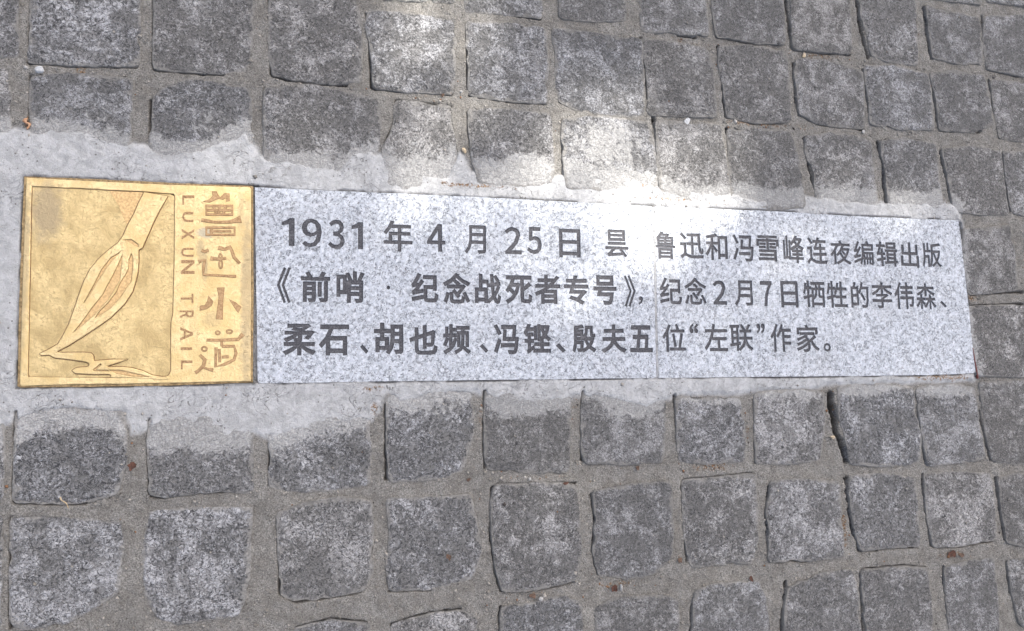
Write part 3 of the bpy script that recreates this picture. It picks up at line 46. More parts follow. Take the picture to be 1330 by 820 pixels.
GLYPHS={'1': [[[31,0],[172,0],[172,27],[120,27],[120,257],[96,257],[42,238],[42,218],[88,218],[88,27],[31,27]]],'2': [[[15,0],[177,0],[177,28],[106,28],[64,25],[137,108],[165,186],[155,226],[129,252],[90,261],[47,251],[14,224],[33,206],[57,227],[86,235],[121,221],[133,185],[104,112],[15,19]]],'3': [[[92,-5],[134,4],[163,29],[175,69],[159,112],[120,134],[120,136],[153,158],[166,197],[156,232],[130,254],[91,261],[52,253],[20,231],[37,210],[61,228],[90,235],[122,224],[133,195],[127,170],[104,152],[62,146],[62,121],[109,115],[135,97],[142,70],[128,35],[90,22],[53,31],[27,51],[10,31],[42,6]]],'4': [[[119,0],[149,0],[149,71],[183,71],[183,96],[149,96],[149,257],[114,257],[7,92],[7,71],[119,71]],[[119,96],[40,96],[99,184],[119,222],[121,222],[119,175]]],'5': [[[92,-5],[133,6],[164,36],[176,83],[165,130],[137,157],[98,165],[60,155],[67,229],[163,229],[163,257],[39,257],[30,137],[47,126],[90,141],[129,126],[143,83],[127,38],[89,22],[51,31],[26,50],[9,29],[42,6]]],'7': [[[69,0],[103,0],[111,89],[133,164],[178,237],[178,257],[17,257],[17,229],[142,229],[88,125]]],'9': [[[82,-5],[128,10],[162,56],[175,139],[164,207],[133,248],[89,261],[52,251],[26,222],[15,178],[24,133],[49,106],[86,97],[118,106],[145,129],[135,66],[112,32],[81,22],[57,27],[38,42],[20,22],[46,3]],[[145,155],[118,129],[91,121],[57,137],[46,178],[58,220],[89,236],[128,216]]],'A': [[[1,0],[34,0],[59,78],[153,78],[177,0],[211,0],[124,257],[88,257]],[[67,104],[79,144],[105,230],[106,230],[132,144],[145,104]]],'I': [[[35,0],[68,0],[68,257],[35,257]]],'L': [[[35,0],[180,0],[180,28],[68,28],[68,257],[35,257]]],'N': [[[35,0],[66,0],[66,135],[62,215],[63,215],[91,162],[185,0],[218,0],[218,257],[187,257],[187,123],[192,42],[190,42],[162,95],[68,257],[35,257]]],'R': [[[68,135],[68,230],[111,230],[157,220],[173,185],[157,147],[111,135]],[[176,0],[213,0],[147,112],[189,137],[205,185],[194,227],[162,250],[116,257],[35,257],[35,0],[68,0],[68,109],[114,109]]],'T': [[[89,0],[121,0],[121,229],[199,229],[199,257],[11,257],[11,229],[89,229]]],'U': [[[126,-5],[173,6],[206,41],[218,106],[218,257],[187,257],[187,105],[179,57],[157,31],[126,24],[96,31],[75,57],[67,105],[67,257],[34,257],[34,106],[47,41],[79,6]]],'X': [[[6,0],[40,0],[77,69],[98,111],[99,111],[121,69],[159,0],[195,0],[120,131],[190,257],[156,257],[121,191],[103,153],[102,153],[82,191],[47,257],[11,257],[81,133]]],'·': [[[175,170],[149,159],[138,133],[149,107],[175,96],[201,107],[212,133],[201,159]]],'“': [[[270,283],[262,297],[232,272],[218,231],[227,207],[246,198],[264,205],[270,221],[264,237],[248,243],[238,240],[247,264]],[[337,283],[329,297],[299,272],[286,231],[294,207],[313,198],[331,205],[337,221],[331,237],[315,243],[306,240],[314,264]]],'”': [[[81,210],[88,196],[118,221],[132,262],[123,286],[104,295],[86,288],[80,272],[86,256],[102,250],[112,253],[103,229]],[[13,210],[21,196],[51,221],[64,262],[56,286],[37,295],[19,288],[13,272],[19,256],[35,250],[44,253],[36,229]]],'、': [[[96,-20],[119,1],[41,78],[18,58]]],'。': [[[68,85],[30,70],[15,32],[30,-6],[68,-21],[106,-6],[121,32],[106,70]],[[68,-4],[43,7],[33,32],[43,57],[68,68],[93,57],[104,32],[93,7]]],'《': [[[282,-24],[207,133],[282,290],[263,296],[185,133],[263,-30]],[[337,-24],[262,133],[337,290],[318,296],[241,133],[318,-30]]],'》': [[[68,-24],[87,-30],[165,133],[87,296],[68,290],[143,133]],[[13,-24],[32,-30],[109,133],[32,296],[13,290],[88,133]]],'专': [[[149,295],[138,255],[48,255],[48,230],[130,230],[117,188],[20,188],[20,163],[109,163],[86,99],[249,99],[180,32],[105,56],[90,37],[176,6],[248,-28],[264,-6],[207,21],[300,113],[280,125],[275,124],[123,124],[136,163],[325,163],[325,188],[144,188],[158,230],[300,230],[300,255],[165,255],[176,291]]],'也': [[[75,270],[75,170],[11,150],[18,126],[75,144],[75,35],[81,1],[102,-16],[143,-21],[266,-21],[305,-14],[325,10],[334,55],[309,65],[298,15],[266,3],[142,3],[108,9],[100,34],[100,152],[174,175],[174,47],[200,47],[200,183],[279,208],[272,109],[264,95],[253,92],[218,93],[225,69],[266,70],[282,78],[294,97],[306,226],[307,231],[289,239],[283,235],[281,234],[200,208],[200,293],[174,293],[174,201],[100,178],[100,270]]],'五': [[[61,158],[61,132],[127,132],[106,17],[20,17],[20,-9],[331,-9],[331,17],[260,17],[273,157],[252,159],[248,158],[159,158],[171,234],[306,234],[306,260],[42,260],[42,234],[142,234],[131,158]],[[134,17],[155,132],[243,132],[232,17]]],'伟': [[[203,294],[203,247],[118,247],[118,223],[203,223],[203,184],[126,184],[126,159],[203,159],[203,118],[107,118],[107,94],[203,94],[203,-28],[228,-28],[228,94],[305,94],[294,27],[285,23],[259,25],[266,1],[296,1],[314,10],[324,39],[330,108],[331,118],[228,118],[228,159],[312,159],[312,184],[228,184],[228,223],[322,223],[322,247],[228,247],[228,294]],[[96,293],[60,216],[14,153],[29,127],[60,167],[60,-28],[85,-28],[85,208],[120,285]]],'位': [[[129,230],[129,205],[320,205],[320,230]],[[152,178],[176,28],[202,36],[176,184]],[[200,290],[216,234],[242,242],[224,297]],[[114,12],[114,-13],[334,-13],[334,12],[262,12],[299,182],[271,186],[237,12]],[[100,293],[62,216],[13,153],[28,127],[63,169],[63,-27],[89,-27],[89,210],[125,285]]],'作': [[[184,290],[151,215],[107,155],[127,137],[177,210],[201,210],[201,-28],[228,-28],[228,57],[333,57],[333,82],[228,82],[228,136],[329,136],[329,160],[228,160],[228,210],[337,210],[337,236],[190,236],[209,283]],[[100,293],[62,216],[13,153],[28,127],[63,168],[63,-27],[89,-27],[89,210],[125,285]]],'冯': [[[102,74],[102,49],[269,49],[269,74]],[[17,269],[68,182],[93,194],[40,279]],[[12,1],[39,-11],[89,112],[66,125]],[[138,224],[126,117],[135,117],[296,117],[284,34],[271,1],[254,-3],[196,-1],[205,-25],[263,-26],[292,-15],[309,27],[322,129],[323,141],[279,141],[293,272],[274,275],[269,273],[111,273],[111,248],[265,248],[253,141],[156,141],[164,222]]],'出': [[[36,119],[36,-7],[285,-7],[285,-27],[313,-27],[313,119],[285,119],[285,19],[189,19],[189,141],[299,141],[299,263],[271,263],[271,167],[189,167],[189,294],[160,294],[160,167],[80,167],[80,262],[53,262],[53,141],[160,141],[160,19],[65,19],[65,119]]],'前': [[[211,180],[211,36],[236,36],[236,180]],[[283,190],[283,5],[275,-2],[229,-1],[238,-27],[294,-22],[305,-13],[308,5],[308,190]],[[253,296],[220,239],[115,239],[132,245],[97,294],[73,286],[105,239],[19,239],[19,215],[332,215],[332,239],[250,239],[281,287]],[[143,105],[143,70],[65,70],[65,105]],[[143,126],[65,126],[65,161],[143,161]],[[41,183],[41,-26],[65,-26],[65,49],[143,49],[143,2],[137,-4],[98,-3],[107,-27],[156,-22],[166,-14],[169,2],[169,183]]],'号': [[[91,256],[258,256],[258,209],[91,209]],[[65,280],[65,186],[285,186],[285,280]],[[22,154],[22,130],[94,130],[71,67],[255,67],[244,20],[232,0],[215,-4],[155,-1],[165,-26],[224,-27],[254,-18],[271,13],[284,79],[286,91],[110,91],[123,130],[327,130],[327,154]]],'和': [[[186,262],[186,-12],[211,-12],[211,16],[290,16],[290,-10],[316,-10],[316,262]],[[211,42],[211,236],[290,236],[290,42]],[[154,291],[21,262],[28,241],[86,249],[86,190],[18,190],[18,166],[80,166],[48,100],[9,47],[23,22],[57,69],[86,128],[86,-27],[112,-27],[112,127],[155,67],[171,89],[112,157],[112,166],[174,166],[174,190],[112,190],[112,254],[171,270]]],'哨': [[[134,273],[168,203],[191,213],[156,281]],[[306,284],[274,212],[294,204],[333,276]],[[148,196],[148,-28],[173,-28],[173,47],[292,47],[292,2],[285,-5],[242,-4],[251,-29],[304,-24],[315,-15],[318,2],[318,196],[244,196],[244,294],[219,294],[219,196]],[[292,172],[292,133],[173,133],[173,172]],[[173,111],[292,111],[292,71],[173,71]],[[26,257],[26,36],[50,36],[50,65],[126,65],[126,257]],[[50,233],[101,233],[101,90],[50,90]]],'夜': [[[196,142],[236,101],[254,116],[212,155]],[[194,167],[290,167],[263,109],[225,63],[174,137]],[[197,230],[161,162],[107,103],[125,85],[158,117],[207,46],[160,15],[107,-6],[124,-28],[177,-4],[225,28],[270,-5],[322,-29],[340,-6],[289,15],[244,46],[290,106],[321,183],[305,192],[300,190],[208,190],[223,223]],[[100,230],[61,159],[8,102],[28,82],[67,124],[67,-28],[93,-28],[93,160],[126,223]],[[151,288],[169,255],[21,255],[21,230],[330,230],[330,255],[199,255],[175,296]]],'夫': [[[160,294],[160,241],[47,241],[47,214],[160,214],[160,185],[157,142],[23,142],[23,115],[151,115],[129,70],[86,29],[14,-5],[30,-28],[102,5],[148,46],[174,92],[209,38],[258,-1],[321,-27],[339,-2],[273,21],[224,61],[192,115],[328,115],[328,142],[186,142],[188,185],[188,214],[308,214],[308,241],[188,241],[188,294]]],'家': [[[148,289],[161,263],[29,263],[29,190],[55,190],[55,239],[296,239],[296,190],[323,190],[323,263],[193,263],[175,297]],[[277,168],[200,110],[164,164],[188,182],[276,182],[276,205],[73,205],[73,182],[153,182],[94,152],[28,131],[42,110],[144,152],[161,131],[99,97],[27,72],[41,52],[109,79],[171,113],[181,89],[109,43],[21,11],[35,-11],[114,21],[186,64],[184,26],[172,4],[150,-4],[118,-2],[125,-27],[154,-27],[191,-15],[211,25],[207,89],[224,99],[263,31],[321,-13],[338,8],[281,49],[244,112],[298,151]]],'峰': [[[209,244],[277,244],[239,199],[205,239]],[[209,294],[179,245],[137,207],[154,187],[190,220],[221,184],[134,145],[148,124],[195,142],[239,168],[277,146],[321,129],[338,151],[259,184],[289,218],[311,259],[295,266],[290,265],[222,265],[234,288]],[[225,146],[225,123],[160,123],[160,103],[225,103],[225,80],[162,80],[162,60],[225,60],[225,34],[146,34],[146,13],[225,13],[225,-28],[250,-28],[250,13],[329,13],[329,34],[250,34],[250,60],[314,60],[314,80],[250,80],[250,103],[315,103],[315,123],[250,123],[250,146]],[[67,291],[67,43],[45,41],[45,236],[25,236],[25,18],[111,25],[111,12],[131,12],[131,236],[111,236],[111,47],[89,45],[89,291]]],'左': [[[130,294],[118,231],[23,231],[23,206],[112,206],[73,100],[10,14],[28,-7],[80,58],[118,137],[118,113],[196,113],[196,8],[81,8],[81,-18],[332,-18],[332,8],[223,8],[223,113],[317,113],[317,138],[118,138],[139,206],[326,206],[326,231],[145,231],[157,290]]],'年': [[[17,78],[17,53],[179,53],[179,-28],[206,-28],[206,53],[334,53],[334,78],[206,78],[206,148],[310,148],[310,173],[206,173],[206,227],[318,227],[318,252],[107,252],[124,289],[97,296],[64,228],[18,174],[40,157],[94,227],[179,227],[179,173],[75,173],[75,78]],[[101,78],[101,148],[179,148],[179,78]]],'念': [[[143,216],[191,179],[208,196],[158,231]],[[94,89],[94,17],[104,-12],[145,-19],[226,-19],[260,-8],[271,36],[247,46],[242,12],[224,5],[146,5],[125,7],[120,17],[120,89]],[[127,108],[187,41],[208,56],[146,121]],[[262,82],[311,-6],[335,5],[284,91]],[[50,86],[35,41],[14,0],[38,-12],[58,31],[73,78]],[[61,171],[61,148],[242,148],[193,97],[213,84],[280,161],[263,173],[259,171]],[[167,300],[100,239],[12,196],[28,173],[105,212],[171,266],[241,214],[319,176],[337,199],[255,234],[186,284],[192,291]]],'战': [[[268,270],[304,217],[323,229],[286,280]],[[29,136],[29,-21],[53,-21],[53,-2],[148,-2],[148,-20],[173,-20],[173,136],[107,136],[107,202],[180,202],[180,226],[107,226],[107,292],[82,292],[82,136]],[[53,22],[53,112],[148,112],[148,22]],[[222,292],[228,189],[178,181],[182,159],[230,166],[247,55],[213,23],[176,-2],[195,-21],[255,28],[277,-13],[306,-28],[326,-14],[340,41],[321,55],[315,15],[306,2],[289,15],[274,50],[306,100],[329,153],[309,164],[266,80],[254,169],[335,181],[331,204],[251,192],[246,292]]],'日': [[[89,123],[263,123],[263,25],[89,25]],[[89,149],[89,244],[263,244],[263,149]],[[62,270],[62,-24],[89,-24],[89,-1],[263,-1],[263,-22],[291,-22],[291,270]]],'昙': [[[53,137],[53,114],[298,114],[298,137]],[[84,214],[265,214],[265,183],[84,183]],[[84,263],[265,263],[265,232],[84,232]],[[58,283],[58,162],[291,162],[291,283]],[[217,48],[250,14],[93,5],[149,60],[238,60]],[[56,-24],[269,-6],[291,-32],[314,-18],[238,60],[333,60],[333,83],[18,83],[18,60],[112,60],[69,17],[47,3]]],'月': [[[72,276],[72,168],[69,108],[52,46],[10,-9],[30,-28],[70,23],[91,81],[260,81],[260,11],[249,1],[183,1],[195,-27],[269,-21],[283,-11],[287,11],[287,276]],[[99,250],[260,250],[260,191],[99,191]],[[99,166],[260,166],[260,107],[95,107]]],'李': [[[161,294],[161,256],[20,256],[20,231],[131,231],[76,189],[13,159],[30,138],[101,176],[161,230],[161,153],[187,153],[187,230],[248,177],[320,140],[338,162],[273,190],[217,231],[331,231],[331,256],[187,256],[187,294]],[[161,96],[161,78],[19,78],[19,54],[161,54],[161,3],[153,-3],[101,-2],[113,-27],[171,-23],[184,-14],[187,3],[187,54],[331,54],[331,78],[187,78],[187,86],[273,133],[256,148],[250,146],[80,146],[80,123],[218,123]]],'柔': [[[105,231],[183,210],[27,210],[27,188],[133,188],[81,155],[21,131],[38,111],[107,143],[166,188],[170,188],[170,139],[163,133],[121,134],[130,112],[162,112],[162,91],[20,91],[20,68],[137,68],[80,27],[13,-1],[31,-22],[102,12],[162,61],[162,-28],[188,-28],[188,60],[249,12],[320,-21],[338,2],[269,28],[213,68],[331,68],[331,91],[188,91],[188,114],[175,114],[182,116],[193,123],[196,138],[196,188],[285,188],[246,145],[269,136],[328,204],[308,211],[303,210],[232,210],[234,212],[207,223],[287,268],[270,282],[264,280],[57,280],[57,259],[234,259],[177,233],[120,247]]],'森': [[[160,295],[160,255],[37,255],[37,231],[137,231],[85,191],[24,164],[40,144],[105,176],[160,224],[160,140],[187,140],[187,225],[244,178],[312,145],[329,167],[265,193],[210,231],[314,231],[314,255],[187,255],[187,295]],[[82,152],[82,110],[19,110],[19,86],[71,86],[44,46],[10,15],[22,-9],[54,22],[82,63],[82,-28],[107,-28],[107,54],[143,21],[159,41],[107,78],[107,86],[159,86],[159,110],[107,110],[107,152]],[[234,152],[234,110],[174,110],[174,86],[219,86],[187,40],[146,6],[162,-13],[202,23],[234,71],[234,-28],[259,-28],[259,72],[290,25],[324,-12],[343,9],[306,42],[273,86],[333,86],[333,110],[259,110],[259,152]]],'死': [[[303,198],[230,139],[230,247],[331,247],[331,272],[20,272],[20,247],[88,247],[59,177],[13,117],[32,100],[81,165],[153,165],[123,89],[75,132],[60,113],[108,67],[66,26],[14,-2],[33,-23],[99,20],[151,87],[183,184],[167,190],[162,189],[94,189],[117,247],[203,247],[203,27],[211,-7],[243,-16],[297,-16],[326,-2],[336,50],[312,61],[308,18],[295,8],[246,8],[233,12],[230,27],[230,112],[323,176]]],'殷': [[[287,116],[247,51],[207,116]],[[172,140],[172,116],[186,116],[182,115],[228,34],[192,10],[151,-6],[166,-28],[246,16],[321,-27],[339,-4],[265,34],[297,78],[319,134],[303,140],[298,140]],[[36,272],[36,142],[32,64],[10,-12],[29,-28],[48,19],[57,71],[132,71],[123,3],[113,0],[78,1],[86,-23],[124,-23],[144,-14],[153,14],[157,83],[158,94],[59,94],[60,120],[155,120],[155,233],[61,233],[61,254],[164,269],[151,291]],[[131,168],[131,140],[61,140],[61,142],[61,168]],[[131,186],[61,186],[61,213],[131,213]],[[199,279],[199,229],[192,192],[163,158],[181,140],[215,182],[223,228],[223,256],[273,256],[273,194],[278,167],[298,159],[319,159],[335,161],[333,182],[319,181],[302,181],[297,194],[297,279]]],'版': [[[37,287],[37,148],[32,64],[11,-13],[29,-29],[51,31],[60,99],[108,99],[108,-28],[132,-28],[132,123],[61,123],[61,148],[61,174],[154,174],[154,197],[123,197],[123,295],[99,295],[99,197],[61,197],[61,287]],[[298,168],[283,112],[260,66],[223,168]],[[169,270],[169,150],[164,65],[139,-15],[160,-30],[188,57],[194,150],[194,168],[202,168],[219,102],[245,45],[215,14],[180,-7],[196,-29],[260,23],[319,-29],[337,-8],[303,14],[275,43],[307,107],[326,189],[311,193],[306,192],[194,192],[194,249],[332,269],[315,291]]],'牲': [[[37,268],[28,203],[11,149],[32,138],[50,197],[81,197],[81,112],[12,97],[19,70],[81,86],[81,-28],[106,-28],[106,93],[144,103],[141,127],[106,119],[106,197],[143,197],[143,222],[106,222],[106,294],[81,294],[81,222],[55,222],[61,264]],[[136,6],[136,-19],[336,-19],[336,6],[252,6],[252,90],[321,90],[321,114],[252,114],[252,190],[328,190],[328,215],[252,215],[252,291],[226,291],[226,215],[187,215],[199,271],[174,275],[159,206],[134,150],[157,137],[180,190],[226,190],[226,114],[154,114],[154,90],[226,90],[226,6]]],'牺': [[[139,208],[139,-27],[162,-27],[162,-3],[302,-3],[302,-25],[326,-25],[326,208],[266,208],[266,253],[332,253],[332,278],[131,278],[131,253],[193,253],[193,208]],[[215,253],[243,253],[243,208],[215,208]],[[162,21],[162,84],[175,71],[208,112],[216,157],[216,185],[243,185],[243,116],[248,94],[268,89],[298,89],[302,89],[302,21]],[[162,87],[162,185],[196,185],[196,158],[190,121]],[[262,185],[302,185],[302,110],[301,111],[295,109],[271,109],[262,116]],[[35,268],[26,203],[11,149],[30,139],[47,197],[71,197],[71,110],[11,97],[18,70],[71,84],[71,-28],[95,-28],[95,90],[130,99],[127,124],[95,116],[95,197],[124,197],[124,222],[95,222],[95,294],[71,294],[71,222],[51,222],[57,264]]],'的': [[[193,148],[247,66],[269,80],[214,160]],[[84,295],[70,238],[30,238],[30,-19],[55,-19],[55,9],[152,9],[152,238],[94,238],[112,290]],[[55,214],[128,214],[128,140],[55,140]],[[55,33],[55,117],[128,117],[128,33]],[[209,296],[187,225],[155,168],[177,153],[210,215],[300,215],[292,64],[279,8],[264,2],[211,5],[220,-21],[272,-21],[301,-7],[316,56],[325,225],[325,239],[220,239],[235,290]]],'石': [[[23,268],[23,242],[124,242],[79,149],[9,72],[27,52],[85,112],[85,-28],[112,-28],[112,-4],[279,-4],[279,-27],[307,-27],[307,150],[111,150],[154,242],[328,242],[328,268]],[[112,22],[112,125],[279,125],[279,22]]],'纪': [[[14,19],[19,-8],[147,18],[145,42]],[[21,148],[85,159],[44,113],[15,90],[24,64],[143,87],[142,110],[64,99],[151,205],[128,220],[103,183],[51,178],[116,282],[90,293],[34,195],[12,174]],[[161,271],[161,245],[289,245],[289,157],[167,157],[167,21],[177,-13],[216,-21],[289,-21],[317,-15],[331,8],[337,51],[312,63],[306,15],[287,4],[218,4],[198,7],[194,21],[194,131],[289,131],[289,113],[315,113],[315,271]]],'编': [[[14,19],[20,-5],[121,36],[116,57]],[[21,148],[72,158],[41,111],[16,87],[24,64],[119,89],[117,111],[58,99],[127,209],[106,221],[86,181],[47,177],[100,285],[75,294],[32,194],[13,172]],[[218,123],[218,71],[189,71],[189,123]],[[236,123],[261,123],[261,71],[236,71]],[[168,144],[168,-25],[189,-25],[189,50],[218,50],[218,-16],[236,-16],[236,50],[261,50],[261,-16],[279,-16],[279,50],[305,50],[305,-2],[301,-6],[285,-6],[291,-26],[318,-22],[326,-3],[326,145],[305,144]],[[279,123],[305,123],[305,71],[279,71]],[[212,289],[227,256],[145,256],[145,180],[139,87],[110,-7],[130,-22],[162,76],[169,174],[322,174],[322,256],[255,256],[236,296]],[[169,234],[298,234],[298,196],[169,196]]],'者': [[[293,282],[253,236],[253,250],[166,250],[166,294],[140,294],[140,250],[50,250],[50,227],[140,227],[140,182],[19,182],[19,158],[156,158],[86,119],[11,88],[28,66],[92,94],[92,-28],[119,-28],[119,-16],[261,-16],[261,-27],[288,-27],[288,121],[143,121],[199,158],[331,158],[331,182],[230,182],[315,270]],[[166,182],[166,227],[244,227],[190,182]],[[119,43],[261,43],[261,6],[119,6]],[[119,64],[119,99],[261,99],[261,64]]],'联': [[[170,278],[204,223],[227,235],[191,289]],[[284,289],[246,221],[159,221],[159,197],[223,197],[223,155],[222,133],[150,133],[150,109],[220,109],[198,47],[137,-13],[157,-31],[209,18],[237,70],[272,12],[321,-28],[338,-6],[282,39],[248,109],[335,109],[335,133],[249,133],[249,154],[249,197],[321,197],[321,221],[273,221],[311,280]],[[13,47],[19,22],[110,38],[110,-28],[133,-28],[133,42],[162,47],[160,70],[133,65],[133,255],[148,255],[148,279],[16,279],[16,255],[35,255],[35,50]],[[59,255],[110,255],[110,206],[59,206]],[[59,183],[110,183],[110,133],[59,133]],[[59,111],[110,111],[110,62],[59,54]]],'胡': [[[296,250],[296,195],[227,195],[227,250]],[[201,275],[201,158],[198,100],[184,40],[151,-15],[173,-29],[207,27],[223,91],[296,91],[296,7],[289,0],[245,0],[253,-26],[308,-21],[318,-11],[321,7],[321,275]],[[296,172],[296,115],[225,115],[227,158],[227,172]],[[35,138],[35,-7],[61,-7],[61,18],[162,18],[162,138],[113,138],[113,201],[178,201],[178,227],[113,227],[113,294],[86,294],[86,227],[20,227],[20,201],[86,201],[86,138]],[[61,115],[137,115],[137,41],[61,41]]],'辑': [[[193,263],[287,263],[287,228],[193,228]],[[169,283],[169,208],[312,208],[312,283]],[[28,116],[54,121],[85,121],[85,71],[14,58],[20,33],[85,46],[85,-27],[110,-27],[110,51],[150,59],[148,82],[110,75],[110,121],[142,121],[142,145],[110,145],[110,199],[85,199],[85,145],[52,145],[80,228],[144,228],[144,253],[86,253],[94,289],[69,294],[61,253],[16,253],[16,228],[55,228],[37,168],[20,139]],[[285,165],[285,135],[196,135],[196,165]],[[140,27],[144,3],[285,14],[285,-28],[310,-28],[310,16],[336,18],[336,40],[310,39],[310,165],[334,165],[334,187],[148,187],[148,165],[172,165],[172,29]],[[285,115],[285,85],[196,85],[196,115]],[[285,65],[285,37],[196,30],[196,65]]],'迅': [[[21,268],[76,208],[98,224],[41,282]],[[171,241],[171,164],[109,164],[109,140],[171,140],[171,21],[196,21],[196,140],[254,140],[254,164],[196,164],[196,241]],[[114,276],[114,252],[266,252],[269,131],[281,53],[312,26],[331,38],[338,79],[321,98],[314,52],[295,116],[292,276]],[[92,160],[16,160],[16,135],[67,135],[67,31],[16,-5],[33,-28],[62,0],[85,12],[117,-7],[157,-20],[210,-24],[331,-20],[338,7],[210,1],[161,4],[122,16],[92,34]]],'连': [[[29,277],[78,213],[100,228],[49,290]],[[87,175],[16,175],[16,151],[62,151],[62,41],[11,-3],[30,-29],[53,4],[73,18],[107,-4],[150,-20],[208,-24],[333,-20],[341,9],[209,2],[155,5],[114,20],[87,39]],[[132,143],[164,148],[218,148],[218,100],[111,100],[111,76],[218,76],[218,11],[245,11],[245,76],[329,76],[329,100],[245,100],[245,148],[313,148],[313,173],[245,173],[245,216],[218,216],[218,173],[160,173],[191,235],[323,235],[323,258],[200,258],[211,287],[183,294],[172,258],[113,258],[113,235],[162,235],[142,191],[123,168]]],'铿': [[[141,272],[141,129],[162,129],[162,272]],[[187,288],[187,112],[210,112],[210,288]],[[222,113],[222,81],[145,81],[145,57],[222,57],[222,7],[129,7],[129,-16],[338,-16],[338,7],[247,7],[248,57],[322,57],[322,81],[248,81],[248,113]],[[223,278],[223,255],[244,255],[226,250],[259,172],[213,137],[227,117],[273,152],[322,112],[339,131],[288,170],[312,216],[328,275],[313,279],[309,278]],[[248,255],[300,255],[274,191]],[[58,293],[39,246],[12,208],[25,184],[56,229],[124,229],[124,254],[68,254],[81,286]],[[21,120],[21,96],[60,96],[60,23],[56,4],[49,-5],[61,-24],[130,24],[124,46],[84,22],[84,96],[121,96],[121,120],[84,120],[84,168],[116,168],[116,192],[35,192],[35,168],[60,168],[60,120]]],'雪': [[[68,191],[68,173],[144,173],[144,191]],[[60,151],[60,132],[144,132],[144,151]],[[204,151],[204,132],[291,132],[291,151]],[[204,191],[204,173],[282,173],[282,191]],[[27,235],[27,159],[50,159],[50,213],[161,213],[161,123],[187,123],[187,213],[299,213],[299,159],[324,159],[324,235],[187,235],[187,258],[303,258],[303,280],[47,280],[47,258],[161,258],[161,235]],[[57,107],[57,86],[264,86],[264,57],[65,57],[65,37],[264,37],[264,7],[51,7],[51,-15],[264,-15],[264,-29],[290,-29],[290,107]]],'频': [[[245,175],[241,78],[217,21],[156,-11],[169,-29],[235,7],[262,70],[268,175]],[[255,29],[323,-29],[339,-12],[270,44]],[[150,135],[124,71],[81,23],[17,-9],[31,-29],[99,7],[145,60],[173,130]],[[47,139],[13,69],[33,57],[69,134]],[[190,213],[190,48],[213,48],[213,193],[299,193],[299,49],[323,49],[323,213],[260,213],[274,250],[333,250],[333,273],[181,273],[181,250],[248,250],[235,213]],[[40,264],[40,185],[14,185],[14,161],[87,161],[87,55],[111,55],[111,161],[176,161],[176,185],[117,185],[117,228],[168,228],[168,251],[117,251],[117,294],[93,294],[93,185],[62,185],[62,264]]],'鲁': [[[25,125],[25,107],[324,107],[324,125]],[[95,29],[255,29],[255,3],[95,3]],[[95,47],[95,72],[255,72],[255,47]],[[69,91],[69,-29],[95,-29],[95,-16],[255,-16],[255,-28],[281,-28],[281,91]],[[110,254],[200,254],[180,233],[89,233]],[[112,295],[73,251],[13,210],[29,192],[58,210],[58,140],[292,140],[292,233],[212,233],[235,263],[217,273],[213,272],[126,272],[139,290]],[[83,179],[162,179],[162,158],[83,158]],[[186,179],[267,179],[267,158],[186,158]],[[83,215],[162,215],[162,195],[83,195]],[[186,215],[267,215],[267,195],[186,195]]],'，': [[[55,-37],[99,-7],[116,42],[108,71],[86,82],[67,76],[59,57],[67,38],[85,32],[91,33],[79,2],[47,-19]]]}

rng = np.random.default_rng(11); random.seed(11)
MM = 0.001

# ---------------------------------------------------------------- numeric helpers
def hash2(ix, iy, seed):
    h = (ix.astype(np.int64) * 374761393 + iy.astype(np.int64) * 668265263 + seed * 974634777) & 0x7fffffff
    h = ((h ^ (h >> 13)) * 1274126177) & 0x7fffffff
    return ((h ^ (h >> 16)) & 0xffff) / 65535.0
def vnoise(x, y, seed=0):
    ix = np.floor(x); iy = np.floor(y); fx = x - ix; fy = y - iy
    fx = fx * fx * (3 - 2 * fx); fy = fy * fy * (3 - 2 * fy)
    a = hash2(ix, iy, seed); b = hash2(ix + 1, iy, seed); c = hash2(ix, iy + 1, seed); d = hash2(ix + 1, iy + 1, seed)
    return (a * (1 - fx) + b * fx) * (1 - fy) + (c * (1 - fx) + d * fx) * fy - 0.5
def fbm(x, y, size, octaves=3, seed=0, gain=0.5):      # x, y in mm; size of the coarsest bumps in mm; about -0.5..0.5
    s = 0; a = 1; t = 0
    for o in range(octaves):
        k = 2 ** o / size
        s = s + a * vnoise(x * k + 17.3 * o, y * k - 9.1 * o, seed + o); t += a; a *= gain
    return s / t
def smooth(a, b, v):
    t = np.clip((v - a) / (b - a), 0, 1); return t * t * (3 - 2 * t)
def seg_dist(px, py, a, b):
    ax, ay = a; bx, by = b; dx = bx - ax; dy = by - ay; L = dx * dx + dy * dy + 1e-9
    t = np.clip(((px - ax) * dx + (py - ay) * dy) / L, 0, 1)
    return np.hypot(px - ax - t * dx, py - ay - t * dy)
def inside(px, py, poly):
    r = np.zeros(px.shape, bool); n = len(poly)
    for i in range(n):
        (x0, y0), (x1, y1) = poly[i], poly[(i + 1) % n]
        if y0 == y1: continue
        c = ((y0 > py) != (y1 > py)) & (px < (x1 - x0) * (py - y0) / (y1 - y0) + x0)
        r ^= c
    return r
def signed(px, py, poly):                               # mm, negative inside
    d = np.full(px.shape, 1e9)
    for i in range(len(poly)): d = np.minimum(d, seg_dist(px, py, poly[i], poly[(i + 1) % len(poly)]))
    return np.where(inside(px, py, poly), -d, d)
def resample(poly, n):
    P = np.array(poly, float); Q = np.roll(P, -1, 0); L = np.hypot(*(Q - P).T); s = np.concatenate([[0], np.cumsum(L)])
    u = np.linspace(0, s[-1], n, endpoint=False); i = np.searchsorted(s, u, 'right') - 1; i = np.clip(i, 0, len(P) - 1)
    t = ((u - s[i]) / L[i])[:, None]
    return P[i] * (1 - t) + Q[i] * t
